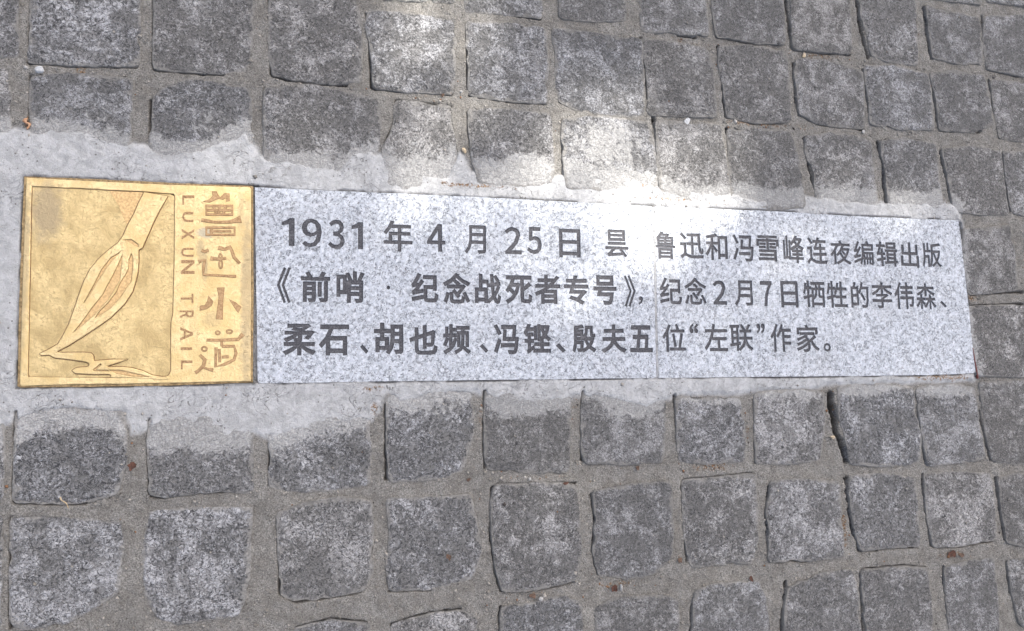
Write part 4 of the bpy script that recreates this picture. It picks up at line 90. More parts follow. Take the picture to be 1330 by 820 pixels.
def chaikin(P, k=0.25):
    Q = np.roll(P, -1, 0); o = np.empty((len(P) * 2, 2)); o[0::2] = P * (1 - k) + Q * k; o[1::2] = P * k + Q * (1 - k); return o
def normals2(P):
    t = np.roll(P, -1, 0) - np.roll(P, 1, 0); t /= np.hypot(*t.T)[:, None] + 1e-9
    n = np.stack([t[:, 1], -t[:, 0]], 1)
    A = 0.5 * np.sum(P[:, 0] * np.roll(P[:, 1], -1) - np.roll(P[:, 0], -1) * P[:, 1])
    return n if A > 0 else -n
def ellipses(x, y, L, power=2.0):
    v = np.zeros(np.shape(x))
    for cx, cy, rx, ry, i in L:
        v = np.maximum(v, i * np.exp(-(((x - cx) / rx) ** 2 + ((y - cy) / ry) ** 2) ** (power / 2)))
    return v

# ---------------------------------------------------------------- object helpers
def tag(o, label=None, cat=None, group=None, kind=None):
    if label: o['label'] = label
    if cat: o['category'] = cat
    if group: o['group'] = group
    if kind: o['kind'] = kind
    return o
def link(name, data, mat=None, parent=None, loc=None):
    o = bpy.data.objects.new(name, data); COL.objects.link(o)
    if mat is not None and not data.materials: data.materials.append(mat)
    if parent: o.parent = parent
    if loc is not None: o.location = loc
    return o
def mesh_from(name, V, F, smooth_=True, attrs=None):
    me = bpy.data.meshes.new(name)
    V = np.asarray(V, np.float32)
    if isinstance(F, np.ndarray):
        k = F.shape[1]; n = len(F)
        me.vertices.add(len(V)); me.vertices.foreach_set('co', V.ravel())
        me.loops.add(n * k); me.loops.foreach_set('vertex_index', F.astype(np.int32).ravel())
        me.polygons.add(n); me.polygons.foreach_set('loop_start', np.arange(0, n * k, k, dtype=np.int32))
        me.update(calc_edges=True)
    else:
        me.from_pydata(V.tolist(), [], F)
    if smooth_: me.polygons.foreach_set('use_smooth', np.ones(len(me.polygons), bool))
    for a, v in (attrs or {}).items():
        at = me.attributes.new(a, 'FLOAT', 'POINT'); at.data.foreach_set('value', np.asarray(v, np.float32).ravel())
    me.update(); me.validate()
    return me
def empty(name, loc=(0, 0, 0)):
    o = bpy.data.objects.new(name, None); COL.objects.link(o); o.location = loc; o.empty_display_size = 0.05; return o
def curve_mesh(name, loops, z0, z1, bevel=0.0, smooth_=False):
    """flat outlines (metres, holes by nesting) filled and extruded from z0 up to z1"""
    cu = bpy.data.curves.new(name, 'CURVE'); cu.dimensions = '2D'; cu.fill_mode = 'BOTH'
    for L in loops:
        s = cu.splines.new('POLY'); s.points.add(len(L) - 1); s.use_cyclic_u = True
        s.points.foreach_set('co', np.array([(x, y, 0, 1) for x, y in L], float).ravel())
    cu.extrude = max((z1 - z0) / 2 - bevel, 0); cu.bevel_depth = bevel; cu.bevel_resolution = 1; cu.offset = -bevel
    o = bpy.data.objects.new(name, cu); COL.objects.link(o)
    dg = bpy.context.evaluated_depsgraph_get(); me = bpy.data.meshes.new_from_object(o.evaluated_get(dg))
    bpy.data.objects.remove(o); bpy.data.curves.remove(cu)
    me.name = name
    for v in me.vertices: v.co.z += (z0 + z1) / 2
    me.polygons.foreach_set('use_smooth', np.full(len(me.polygons), smooth_)); me.update()
    return me

from mathutils.geometry import delaunay_2d_cdt
def fill_mesh(name, outer, holes, z0, z1):
    """plate with holes (or, with outer None, the islands themselves); loops in metres"""
    loops = ([np.asarray(outer)] if outer is not None else []) + [np.asarray(h) for h in holes]
    vs = []; es = []
    for L in loops:
        b = len(vs); vs += [Vector((float(x), float(y))) for x, y in L * 1000]; es += [(b + i, b + (i + 1) % len(L)) for i in range(len(L))]
    r = delaunay_2d_cdt(vs, es, [], 0, 1e-4); V2 = np.array([tuple(v) for v in r[0]]); T3 = np.array([f for f in r[2] if len(f) == 3])
    c = V2[T3].mean(1); wind = np.zeros(len(c), int)
    for L in holes:
        L = np.asarray(L) * 1000; x0, y0 = L.min(0); x1, y1 = L.max(0)
        m = np.where((c[:, 0] > x0) & (c[:, 0] < x1) & (c[:, 1] > y0) & (c[:, 1] < y1))[0]
        if not len(m): continue
        px, py = c[m, 0], c[m, 1]; wv = np.zeros(len(m), int); n = len(L)
        for i in range(n):
            (ax, ay), (bx, by) = L[i], L[(i + 1) % n]
            if ay == by: continue
            hit = ((ay > py) != (by > py)) & (px < (bx - ax) * (py - ay) / (by - ay) + ax)
            wv += np.where(hit, 1 if by > ay else -1, 0)
        wind[m] += wv
    if outer is not None: keep = (wind == 0) & inside(c[:, 0], c[:, 1], (np.asarray(outer) * 1000).tolist())
    else: keep = wind != 0
    T3 = T3[keep]
    A = V2[T3]; ar = (A[:, 1, 0] - A[:, 0, 0]) * (A[:, 2, 1] - A[:, 0, 1]) - (A[:, 1, 1] - A[:, 0, 1]) * (A[:, 2, 0] - A[:, 0, 0])
    T3[ar < 0] = T3[ar < 0][:, ::-1]
    ed = {}
    for t in T3:
        for i in range(3): ed[(int(t[i]), int(t[(i + 1) % 3]))] = 1
    used = np.unique(T3); remap = -np.ones(len(V2), int); remap[used] = np.arange(len(used)); n = len(used)
    V = [(x / 1000, y / 1000, z1) for x, y in V2[used]] + [(x / 1000, y / 1000, z0) for x, y in V2[used]]
    F = [tuple(int(remap[i]) for i in t) for t in T3]
    for (a, b) in ed:
        if (b, a) not in ed: F.append((int(remap[b]), int(remap[a]), int(remap[a]) + n, int(remap[b]) + n))
    return mesh_from(name, V, F, False)

# ---------------------------------------------------------------- material helpers
class NT:
    def __init__(s, name):
        s.m = bpy.data.materials.new(name); s.m.use_nodes = True; s.t = s.m.node_tree; s.b = s.t.nodes['Principled BSDF']
        s.g = s.t.nodes.new('ShaderNodeNewGeometry').outputs['Position']
        s.o = s.t.nodes.new('ShaderNodeTexCoord').outputs['Object']
    def put(s, sock, v):
        if hasattr(v, 'is_output') or isinstance(v, bpy.types.NodeSocket): s.t.links.new(v, sock)
        elif isinstance(v, (tuple, list)): sock.default_value = tuple(v) + ((1,) if len(v) == 3 and sock.type == 'RGBA' else ())
        else: sock.default_value = v
    def math(s, op, a, b=0.0, c=None, clamp=False):
        n = s.t.nodes.new('ShaderNodeMath'); n.operation = op; n.use_clamp = clamp
        s.put(n.inputs[0], a); s.put(n.inputs[1], b)
        if c is not None: s.put(n.inputs[2], c)
        return n.outputs[0]
    def noise(s, vec, scale, detail=3, rough=0.55, dist=0.0):
        n = s.t.nodes.new('ShaderNodeTexNoise'); s.put(n.inputs['Vector'], vec)
        n.inputs['Scale'].default_value = scale; n.inputs['Detail'].default_value = detail
        n.inputs['Roughness'].default_value = rough; n.inputs['Distortion'].default_value = dist
        return n.outputs['Fac']
    def voro(s, vec, scale, feature='F1', out='Distance'):
        n = s.t.nodes.new('ShaderNodeTexVoronoi'); n.feature = feature; s.put(n.inputs['Vector'], vec); n.inputs['Scale'].default_value = scale
        return n.outputs[out]
    def step(s, v, a, b):
        n = s.t.nodes.new('ShaderNodeMapRange'); n.interpolation_type = 'SMOOTHSTEP'
        s.put(n.inputs[0], v); s.put(n.inputs[1], a); s.put(n.inputs[2], b); return n.outputs[0]
    def mix(s, f, a, b, mode='MIX'):
        n = s.t.nodes.new('ShaderNodeMix'); n.data_type = 'RGBA'; n.blend_type = mode; n.clamp_factor = True
        s.put(n.inputs[0], f); s.put(n.inputs[6], a); s.put(n.inputs[7], b); return n.outputs[2]
    def attr(s, name):
        n = s.t.nodes.new('ShaderNodeAttribute'); n.attribute_name = name; return n.outputs['Fac']
    def rand(s):
        return s.t.nodes.new('ShaderNodeObjectInfo').outputs['Random']
    def shift(s, vec, r, k=37.0):
        c = s.t.nodes.new('ShaderNodeCombineXYZ')
        for i in range(3): s.put(c.inputs[i], s.math('MULTIPLY', r, k * (1 + i * .37)))
        n = s.t.nodes.new('ShaderNodeVectorMath'); n.operation = 'ADD'; s.put(n.inputs[0], vec); s.put(n.inputs[1], c.outputs[0]); return n.outputs[0]
    def bump(s, h, dist, strength=1.0, prev=None):
        n = s.t.nodes.new('ShaderNodeBump'); n.inputs['Strength'].default_value = strength; n.inputs['Distance'].default_value = dist
        s.put(n.inputs['Height'], h)
        if prev is not None: s.put(n.inputs['Normal'], prev)
        return n.outputs[0]
    def out(s, col, rough, nrm=None, metal=0.0, spec=0.5):
        s.put(s.b.inputs['Base Color'], col); s.put(s.b.inputs['Roughness'], rough); s.put(s.b.inputs['Metallic'], metal)
        s.b.inputs['Specular IOR Level'].default_value = spec
        if nrm is not None: s.put(s.b.inputs['Normal'], nrm)
        return s.m

def squiggle(n, vec, scale, width, dist=1.2):
    f = n.noise(vec, scale, 2.5, 0.6, dist)
    a = n.math('ABSOLUTE', n.math('SUBTRACT', f, 0.5))
    return n.math('SUBTRACT', 1.0, n.step(a, width * 0.35, width))

def mat_sett():
    n = NT('basalt_sett'); r = n.rand(); v = n.shift(n.o, r)
    sc_ = n.t.nodes.new('ShaderNodeVectorMath'); sc_.operation = 'SCALE'; n.put(sc_.inputs[0], v); n.put(sc_.inputs['Scale'], n.math('ADD', .72, n.math('MULTIPLY', n.math('FRACT', n.math('MULTIPLY', r, 7.31)), .6))); v = sc_.outputs[0]
    big = n.noise(v, 22, 3, 0.55, 0.4); mid = n.noise(v, 85, 4, 0.68, 1.0); fine = n.noise(v, 330, 3, 0.7, 0.8)
    m = n.math('ADD', n.math('MULTIPLY', big, 0.48), n.math('ADD', n.math('MULTIPLY', mid, 0.34), n.math('MULTIPLY', fine, 0.18)))
    lo = n.math('SUBTRACT', 0.49, n.math('MULTIPLY', n.math('SUBTRACT', r, 0.5), 0.06))
    crust = n.step(m, n.math('SUBTRACT', lo, 0.035), n.math('ADD', lo, 0.12))
    dark = n.mix(n.step(fine, .35, .7), (0.105, 0.104, 0.103), (0.235, 0.234, 0.231))
    light = n.mix(n.step(fine, .35, .65), (0.28, 0.28, 0.282), (0.60, 0.603, 0.61))
    c = n.mix(n.math('MULTIPLY', crust, 0.78), dark, light)
    sq = n.math('MULTIPLY', squiggle(n, v, 150, 0.022), n.step(mid, 0.42, 0.6))
    c = n.mix(n.math('MULTIPLY', sq, 0.6), c, (0.60, 0.61, 0.63))
    r2 = n.math('FRACT', n.math('MULTIPLY', r, 13.7)); r3 = n.math('FRACT', n.math('MULTIPLY', r, 29.3)); c = n.mix(1.0, c, n.mix(r3, (0.98, 0.985, 1.01), (1.025, 1.0, 0.975)), 'MULTIPLY'); c = n.mix(n.math('MULTIPLY', r2, .22), c, (0.17, 0.165, 0.155))
    wear = n.math('MULTIPLY', n.step(n.noise(n.shift(v, 1.0, 9.0), 28, 4, .6, .8), .50, .62), .6); c = n.mix(wear, c, (0.155, 0.152, 0.148))
    pits = n.math('MULTIPLY', squiggle(n, n.shift(v, 1.0, 3.1), 150, 0.026), 0.9)
    c = n.mix(pits, c, (0.045, 0.045, 0.048))
    # thin film of cement left on the stone
    sm = n.attr('smear'); e = n.math('ADD', sm, n.math('MULTIPLY', n.math('SUBTRACT', n.noise(n.g, 75, 6, 0.78, 0.8), 0.5), 1.9))
    f = n.math('MULTIPLY', n.step(e, 0.42, 0.66), n.step(sm, 0.0, 0.25))
    cem = n.mix(n.step(n.noise(n.g, 500, 2, .6), .3, .7), (0.34, 0.335, 0.325), (0.52, 0.518, 0.51))
    c = n.mix(n.math('MULTIPLY', f, 0.85), c, cem)
    edge = n.attr('edge')                                  # joint mortar dried on the rim
    ef = n.step(n.math('ADD', edge, n.math('ADD', n.math('MULTIPLY', n.math('SUBTRACT', n.noise(n.g, 32, 4, .65), 0.5), 2.6), n.math('MULTIPLY', n.math('SUBTRACT', fine, .5), .8))), 0.55, 0.8)
    c = n.mix(n.math('MULTIPLY', ef, 0.75), c, (0.28, 0.27, 0.252))
    h = n.math('ADD', n.math('MULTIPLY', mid, 1.0), n.math('ADD', n.math('MULTIPLY', fine, 0.45), n.math('MULTIPLY', pits, -0.25)))
    nb = n.bump(h, 0.005, 1.0)
    return n.out(c, n.math('SUBTRACT', 0.85, n.math('MULTIPLY', crust, 0.1)), nb, spec=0.35)

def mat_mortar():
    n = NT('mortar_and_cement'); ap = n.attr('apron'); gap_shade = n.attr('gap_shade'); rust = n.attr('rust')
    grain = n.noise(n.g, 470, 4, 0.75); patch = n.noise(n.g, 14, 4, 0.6); mid = n.noise(n.g, 90, 4, 0.65, .4)
    base = n.mix(n.step(grain, .32, .68), (0.185, 0.178, 0.163), (0.50, 0.482, 0.45))
    base = n.mix(n.math('MULTIPLY', n.step(patch, .4, .65), 0.45), base, (0.285, 0.274, 0.254))
    tone = n.step(n.noise(n.g, 38, 4, .65), .38, .62); base = n.mix(n.math('MULTIPLY', tone, .4), base, (0.175, 0.16, 0.138))
    spots = n.voro(n.g, 240); base = n.mix(n.math('MULTIPLY', n.step(spots, .22, .10), .7), base, (0.52, 0.49, 0.44))
    base = n.mix(n.math('MULTIPLY', squiggle(n, n.g, 190, .028), .7), base, (0.09, 0.083, 0.072))
    cem = n.mix(n.step(n.noise(n.g, 60, 6, .72, .6), .36, .64), (0.39, 0.393, 0.396), (0.56, 0.565, 0.57))
    cem = n.mix(n.math('MULTIPLY', n.step(grain, .38, .66), .30), cem, (0.40, 0.40, 0.395))
    crk = n.math('MULTIPLY', squiggle(n, n.g, 38, .010, 1.8), n.step(n.noise(n.g, 12, 2), .5, .62))
    cem = n.mix(n.math('MULTIPLY', crk, .65), cem, (0.13, 0.12, 0.10))
    sq2 = n.math('MULTIPLY', squiggle(n, n.g, 130, .016, 1.4), n.step(mid, .5, .62))
    cem = n.mix(n.math('MULTIPLY', sq2, .75), cem, (0.17, 0.16, 0.14))
    c = n.mix(ap, base, cem)
    rf = n.step(n.math('ADD', rust, n.math('MULTIPLY', n.math('SUBTRACT', mid, .5), 1.6)), 0.45, 0.8)
    rc = n.mix(n.step(grain, .4, .6), (0.085, 0.045, 0.022), (0.38, 0.25, 0.14))
    c = n.mix(n.math('MULTIPLY', rf, n.step(n.noise(n.g, 260, 3, .7), .42, .58)), c, rc)
    c = n.mix(n.math('MULTIPLY', gap_shade, 0.93), c, (0.035, 0.031, 0.026))  # shade inside the open gaps, painted into the mortar colour
    speck = n.step(n.voro(n.shift(n.g, 1.0, 4.0), 85), .13, .06); c = n.mix(n.math('MULTIPLY', speck, .8), c, (0.10, 0.09, 0.075))
    h = n.math('ADD', n.math('MULTIPLY', grain, n.math('SUBTRACT', 1.0, n.math('MULTIPLY', ap, .55))), n.math('ADD', n.math('MULTIPLY', mid, .8), n.math('MULTIPLY', crk, -.6)))
    return n.out(c, 0.9, n.bump(h, 0.0045, 1.0), spec=0.25)

def mat_slab():
    n = NT('speckled_granite'); r = n.rand(); v = n.shift(n.g, r, 5)
    g1 = n.noise(v, 160, 3, 0.6, 0.3); cells = n.voro(v, 420, 'F1', 'Color')
    c = n.mix(n.step(g1, .3, .7), (0.40, 0.43, 0.47), (0.57, 0.60, 0.65))
    bw = n.t.nodes.new('ShaderNodeRGBToBW'); n.put(bw.inputs[0], cells); c = n.mix(0.22, c, bw.outputs[0], 'OVERLAY')
    m1 = n.step(n.noise(v, 120, 2, .6), .44, .56)
    sq = n.math('MULTIPLY', squiggle(n, v, 105, .040, 1.8), m1)
    c = n.mix(n.math('MULTIPLY', sq, .74), c, (0.09, 0.095, 0.105))
    sq2 = n.math('MULTIPLY', squiggle(n, n.shift(v, 1.0, 2.3), 165, .034, 1.2), n.step(n.noise(n.shift(v, 1.0, 1.3), 170, 2, .6), .46, .6))
    c = n.mix(n.math('MULTIPLY', sq2, .75), c, (0.16, 0.155, 0.16))
    dots = n.step(n.voro(v, 170), .20, .11); c = n.mix(n.math('MULTIPLY', dots, .8), c, (0.10, 0.10, 0.115))
    grime = n.step(n.noise(n.g, 9, 4, .6), .5, .75); c = n.mix(n.math('MULTIPLY', grime, .22), c, (0.33, 0.32, 0.31))
    h = n.math('ADD', n.math('MULTIPLY', g1, .8), n.math('MULTIPLY', sq, -.8))
    return n.out(c, 0.55, n.bump(h, 0.0008, .8), spec=0.4)

def mat_paint():
    n = NT('engraving_paint'); f = n.noise(n.g, 420, 3, .65); w_ = n.noise(n.g, 60, 3, .6)
    c = n.mix(n.step(f, .35, .7), (0.046, 0.046, 0.052), (0.12, 0.12, 0.132))
    c = n.mix(n.math('MULTIPLY', n.step(w_, .56, .72), .3), c, (0.26, 0.26, 0.27))
    return n.out(c, 0.7, n.bump(f, .0007, .7), spec=.3)

def mat_brass(name, a, b, rough, tarn):
    n = NT(name); f = n.noise(n.g, 30, 4, .6, .5); g = n.noise(n.g, 260, 4, .7); sc = n.noise(n.g, 95, 5, .75, 1.2)
    c = n.mix(n.step(f, .35, .65), a, b)
    c = n.mix(n.math('MULTIPLY', n.step(sc, .50, .74), .38), c, tuple(x * .62 for x in a))
    # dull grey-brown stain in the upper left of the plate and small dabs of dried cement
    for (x, y, rx, ry, s) in STAINS:
        d = n.t.nodes.new('ShaderNodeVectorMath'); d.operation = 'SUBTRACT'; n.put(d.inputs[0], n.g); d.inputs[1].default_value = (x * MM, y * MM, 0)
        k = n.t.nodes.new('ShaderNodeVectorMath'); k.operation = 'MULTIPLY'; n.put(k.inputs[0], d.outputs[0]); k.inputs[1].default_value = (1000 / rx, 1000 / ry, 0)
        L = n.t.nodes.new('ShaderNodeVectorMath'); L.operation = 'LENGTH'; n.put(L.inputs[0], k.outputs[0])
        q = n.math('ADD', L.outputs['Value'], n.math('MULTIPLY', n.math('SUBTRACT', n.noise(n.g, 70, 4, .6), .5), 1.4))
        c = n.mix(n.math('MULTIPLY', n.step(q, 1.35, .55), s), c, (0.33, 0.27, 0.18) if s < .75 else (0.42, 0.39, 0.31))
    scratch = n.math('MULTIPLY', squiggle(n, n.g, 70, .012, 2.0), n.step(f, .45, .6)); c = n.mix(n.math('MULTIPLY', scratch, .45), c, (0.30, 0.17, 0.08))
    h = n.math('ADD', n.math('MULTIPLY', g, .5), n.math('ADD', sc, n.math('MULTIPLY', scratch, -.4)))
    return n.out(c, n.math('ADD', rough, n.math('MULTIPLY', f, .2)), n.bump(h, 0.0010, .9), metal=tarn)

def mat_flat(name, a, b, scale=300, rough=.8, d=.0008, metal=0):
    n = NT(name); f = n.noise(n.o, scale, 3, .6); return n.out(n.mix(n.step(f, .3, .7), a, b), rough, n.bump(f, d, .8), metal=metal, spec=.3)
def mat_grit():
    n = NT('loose_grit'); t = n.attr('tint')
    c = n.mix(n.step(t, .35, .4), (0.36, 0.335, 0.30), (0.22, 0.205, 0.18)); c = n.mix(n.step(t, .66, .7), c, (0.24, 0.13, 0.07)); c = n.mix(n.step(t, .86, .88), c, (0.52, 0.49, 0.45)); c = n.mix(n.step(t, .93, .94), c, (0.06, 0.05, 0.045))
    return n.out(c, .8, spec=.4)

M_SETT = mat_sett(); M_MORT = mat_mortar(); M_SLAB = mat_slab(); M_PAINT = mat_paint()

# ---------------------------------------------------------------- pavement: mortar and cement as one real surface
def axis(lo, hi, st, far):
    core = np.arange(lo, hi, st); o = []; d = st * 2; x = lo
    while x > -far: x -= d; o.append(x); d = min(d * 1.35, 4000)
    o2 = []; d = st * 2; x = core[-1]
    while x < far: x += d; o2.append(x); d = min(d * 1.35, 4000)
    return np.concatenate([o[::-1], core, o2])
XS = axis(-90, 1790, 2.0, 40000); YS = axis(-750, 425, 2.0, 40000)
GX, GY = np.meshgrid(XS, YS)
fx_, fy_ = GX, GY
n_big = fbm(GX, GY, 120, 3, 1); n_mid = fbm(GX, GY, 16, 3, 5); n_fine = fbm(GX, GY, 5, 2, 9)
far_mask = smooth(2600, 1900, np.hypot(GX - 700, GY + 150))
right = smooth(300, 1300, GX)
depth = -2.0 - 1.3 * right + 2.0 * n_big + 3.4 * n_mid + 2.0 * n_fine
sd = signed(GX, GY, APRON) + 15 * fbm(GX, GY, 34, 4, 21, .6)
apron = smooth(5, -4, sd)
cover = smooth(2, -9, sd)
Z = depth * (1 - cover) + (0.6 + 1.2 * n_big + 1.2 * n_mid + 0.5 * n_fine) * cover
gap_shade = np.zeros_like(Z)
XI = lambda v: int(np.searchsorted(XS, v)); YI = lambda v: int(np.searchsorted(YS, v))
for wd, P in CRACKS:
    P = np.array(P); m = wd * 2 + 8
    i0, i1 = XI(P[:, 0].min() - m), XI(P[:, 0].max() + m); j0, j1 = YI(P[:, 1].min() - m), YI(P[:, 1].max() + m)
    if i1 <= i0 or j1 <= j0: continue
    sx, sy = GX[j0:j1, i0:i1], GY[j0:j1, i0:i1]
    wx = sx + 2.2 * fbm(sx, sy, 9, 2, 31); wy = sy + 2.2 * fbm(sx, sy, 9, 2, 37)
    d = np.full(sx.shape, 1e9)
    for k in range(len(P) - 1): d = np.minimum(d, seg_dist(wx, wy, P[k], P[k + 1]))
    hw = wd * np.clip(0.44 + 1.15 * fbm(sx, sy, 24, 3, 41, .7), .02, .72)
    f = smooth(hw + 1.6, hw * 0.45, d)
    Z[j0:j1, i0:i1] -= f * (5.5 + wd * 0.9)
    gap_shade[j0:j1, i0:i1] = np.maximum(gap_shade[j0:j1, i0:i1], f * np.clip(.40 + wd * .11, 0, 1))  # painted gap darkness follows each crack, stronger where it is wider
pl = signed(GX, GY, PLAQUE)
Z = np.where(pl < -1.0, -9.0, Z)
sm_ = seg_dist(GX, GY, SEAM[0], SEAM[1]); Z = np.where((sm_ < 4) & (pl < 0), 0.75 + 0.5 * n_fine, Z); apron = np.where(sm_ < 5, .9, apron)
gap_right = (np.abs(pl) < 3.0) & (GX > 700); Z = np.where(gap_right & (pl > -1), np.minimum(Z, 0.2), Z)
gapn = smooth(-.12, .12, fbm(GX, GY, 40, 4, 91, .7)); gap_shade = np.maximum(gap_shade, smooth(3.2, 1.0, np.abs(pl - .6)) * np.where(GX < 305, .35 + .5 * gapn, .7 * gapn))  # same painted shade in the thin gap round the plaque
Z = np.where((pl > -1) & (pl < 2.4), Z - 2.5 * gapn, Z)
rust = ellipses(GX, GY, RUST)
under = np.zeros(Z.shape, bool)
STONES = [np.array(s, float) for s in SETTS]
for S in STONES:
    i0, i1 = XI(S[:, 0].min()), XI(S[:, 0].max()); j0, j1 = YI(S[:, 1].min()), YI(S[:, 1].max())
    if i1 > i0 and j1 > j0: under[j0:j1, i0:i1] |= inside(GX[j0:j1, i0:i1], GY[j0:j1, i0:i1], S.tolist())
Z = Z * far_mask + (-4.0) * (1 - far_mask)
Z = np.where(under & (cover < .3) & (gap_shade < .1), Z - 3, Z)
ny, nx = Z.shape
ii = np.arange(ny * nx).reshape(ny, nx)
F = np.stack([ii[:-1, :-1], ii[:-1, 1:], ii[1:, 1:], ii[1:, :-1]], -1).reshape(-1, 4)
V = np.stack([GX, GY, Z], -1).reshape(-1, 3) * MM
pave = link('pavement', mesh_from('pavement', V, F, True, {'apron': apron, 'gap_shade': gap_shade, 'rust': rust}), M_MORT)
tag(pave, kind='structure')
def ground_z(x, y):
    i = np.clip(np.searchsorted(XS, x), 1, nx - 1); j = np.clip(np.searchsorted(YS, y), 1, ny - 1)
    return Z[j, i]

# ---------------------------------------------------------------- setts
def sett_mesh(poly, seed, n=104, rings=15, rough=1.0):
    c = np.mean(poly, 0); P = resample(chaikin(resample(poly, max(len(poly), 14)) if len(poly) < 5 else np.array(poly, float), .035), n)
    N = normals2(P)
    off = 2.6 * fbm(P[:, 0], P[:, 1], 26, 3, seed, .62) - 3.5 * smooth(.16, .34, fbm(P[:, 0], P[:, 1], 30, 2, seed + 41)) + 2.6 * fbm(P[:, 0], P[:, 1], 7, 2, seed + 7)
    P = P + N * (off * rough)[:, None] + N * 3.4
    Rm = np.mean(np.hypot(*(P - c).T))
    tl = rng.normal(0, .011, 2); top = rng.normal(0.3, .5)
    V = []; E = []
    prof = [(1.035, -38), (1.03, -14), (1.018, -7.5), (1.006, -3.4), (1.0, -1.7)]
    for s, z in prof:
        q = c + (P - c) * s; V.append(np.column_stack([q, np.full(n, z) + tl @ (q - c).T + top + 0.8 * fbm(q[:, 0], q[:, 1], 9, 2, seed + 3)])); E.append(np.full(n, 1.0 if z > -5 else .6))
    for k in range(rings):
        t = 1 - ((k + .35) / rings) ** 1.25; t = max(t, 0.03)
        q = c + (P - c) * t; d = (1 - t) * Rm
        z = tl @ (q - c).T + top - 1.5 * math.exp(-d / 2.2) - .5 * math.exp(-d / 14) + 2.0 * fbm(q[:, 0], q[:, 1], 34, 3, seed + 11, .55) + 1.2 * fbm(q[:, 0], q[:, 1], 8, 2, seed + 17)
        V.append(np.column_stack([q, z])); E.append(np.full(n, math.exp(-d / 8.0)))
    zc = top + 2.0 * fbm(np.array([c[0]]), np.array([c[1]]), 34, 3, seed + 11, .55)[0]
    V = np.concatenate(V + [np.array([[c[0], c[1], zc]])]); E = np.concatenate(E + [np.zeros(1)])
    R_ = len(prof) + rings; faces = []
    a = np.arange(n); b = (a + 1) % n
    ccw = 0.5 * np.sum(P[:, 0] * np.roll(P[:, 1], -1) - np.roll(P[:, 0], -1) * P[:, 1]) > 0
    for k in range(R_ - 1):
        q = np.stack([k * n + a, k * n + b, (k + 1) * n + b, (k + 1) * n + a], 1)
        faces += (q if ccw else q[:, ::-1]).tolist()
    last = (R_ - 1) * n; cv = R_ * n
    for i in range(n):
        f = [last + i, last + (i + 1) % n, cv]; faces.append(f if ccw else f[::-1])
    sme = ellipses(V[:, 0], V[:, 1], SMEAR)
    sme = np.maximum(sme, np.clip(1 - (signed(V[:, 0], V[:, 1], APRON) + 34 * fbm(V[:, 0], V[:, 1], 55, 3, 77)) / 36.0, 0, 1) * .95)
    o = np.array([c[0], c[1], 0])
    return mesh_from('sett', (V - o) * MM, faces, True, {'smear': sme, 'edge': E}), o * MM
for k, S in enumerate(STONES):
    me, loc = sett_mesh(S, 100 + k * 13)
    link('sett', me, M_SETT, pave, loc)
# rows going on beyond the picture, a few shared shapes
def blk(w_, h_): return np.array([(-w_, -h_), (w_, -h_), (w_, h_), (-w_, h_)], float)
VIEW = [(-39.6, 249.2), (1793.2, 466.7), (1640.9, -756.7), (-6.8, -600.4)]
protos = [sett_mesh(resample(blk(60 + 4 * k, 58 + 3 * (k % 3)), 16) + 5000, 900 + k * 5, 56, 7)[0] for k in range(5)]
bb = [(S[:, 0].min(), S[:, 0].max(), S[:, 1].min(), S[:, 1].max()) for S in STONES]
hull = (min(b[0] for b in bb) , max(b[1] for b in bb), min(b[2] for b in bb), max(b[3] for b in bb))
for p_ in protos: p_.materials.append(M_SETT)
cnt = 0
for j, yy in enumerate(np.arange(-1180, 900, 146)):
    for i, xx in enumerate(np.arange(-520, 2300, 149)):
        x, y = xx + rng.uniform(-8, 8) + (j % 2) * 60, yy + rng.uniform(-6, 6)
        if any(x + 58 > b[0] and x - 58 < b[1] and y + 56 > b[2] and y - 56 < b[3] for b in bb): continue
        if signed(np.array([float(x)]), np.array([float(y)]), VIEW)[0] < 55: continue
        if -60 < x < 1640 and -330 < y < 60: continue
        if cnt >= 225: continue
        o = link('sett', protos[int(rng.integers(5))], None, pave, (x * MM, y * MM, rng.uniform(-.001, .0005)))
        o.rotation_euler.z = rng.uniform(-.04, .04) + math.pi / 2 * int(rng.integers(4)); cnt += 1

# ---------------------------------------------------------------- engraved stone tablets
GLYPHS['1'] = [[(0, 380), (0, 435), (65, 468), (105, 505), (168, 505), (168, 0), (100, 0), (100, 405), (60, 390)][::-1]]
def glyph_norm(ch, off):
    L = [np.array(l, float) for l in GLYPHS[ch]]; out = []
    area = lambda P: 0.5 * np.sum(P[:, 0] * np.roll(P[:, 1], -1) - np.roll(P[:, 0], -1) * P[:, 1])
    sgn = 1 if area(max(L, key=lambda P: abs(area(P)))) > 0 else -1
    for P in L:
        keep = np.hypot(*(P - np.roll(P, 1, 0)).T) > 1; P = P[keep]
        if len(P) < 3: continue
        a = P - np.roll(P, 1, 0); b = np.roll(P, -1, 0) - P
        a /= np.hypot(*a.T)[:, None]; b /= np.hypot(*b.T)[:, None]
        na = np.stack([a[:, 1], -a[:, 0]], 1); nb = np.stack([b[:, 1], -b[:, 0]], 1)
        m = na + nb; mm = np.maximum(np.sum(m * m, 1), .55)
        out.append(P + sgn * off * 1000 * 2 * m / mm[:, None])
    A = np.concatenate(out); lo, hi = A.min(0), A.max(0)
    return [(P - lo) / np.maximum(hi - lo, 1) for P in out]
def to_quad(P, q):                                       # q: TL TR BR BL in mm
    q = np.array(q) * MM; u = P[:, :1]; v = 1 - P[:, 1:]
    return q[0] * (1 - u) * (1 - v) + q[1] * u * (1 - v) + q[2] * u * v + q[3] * (1 - u) * v
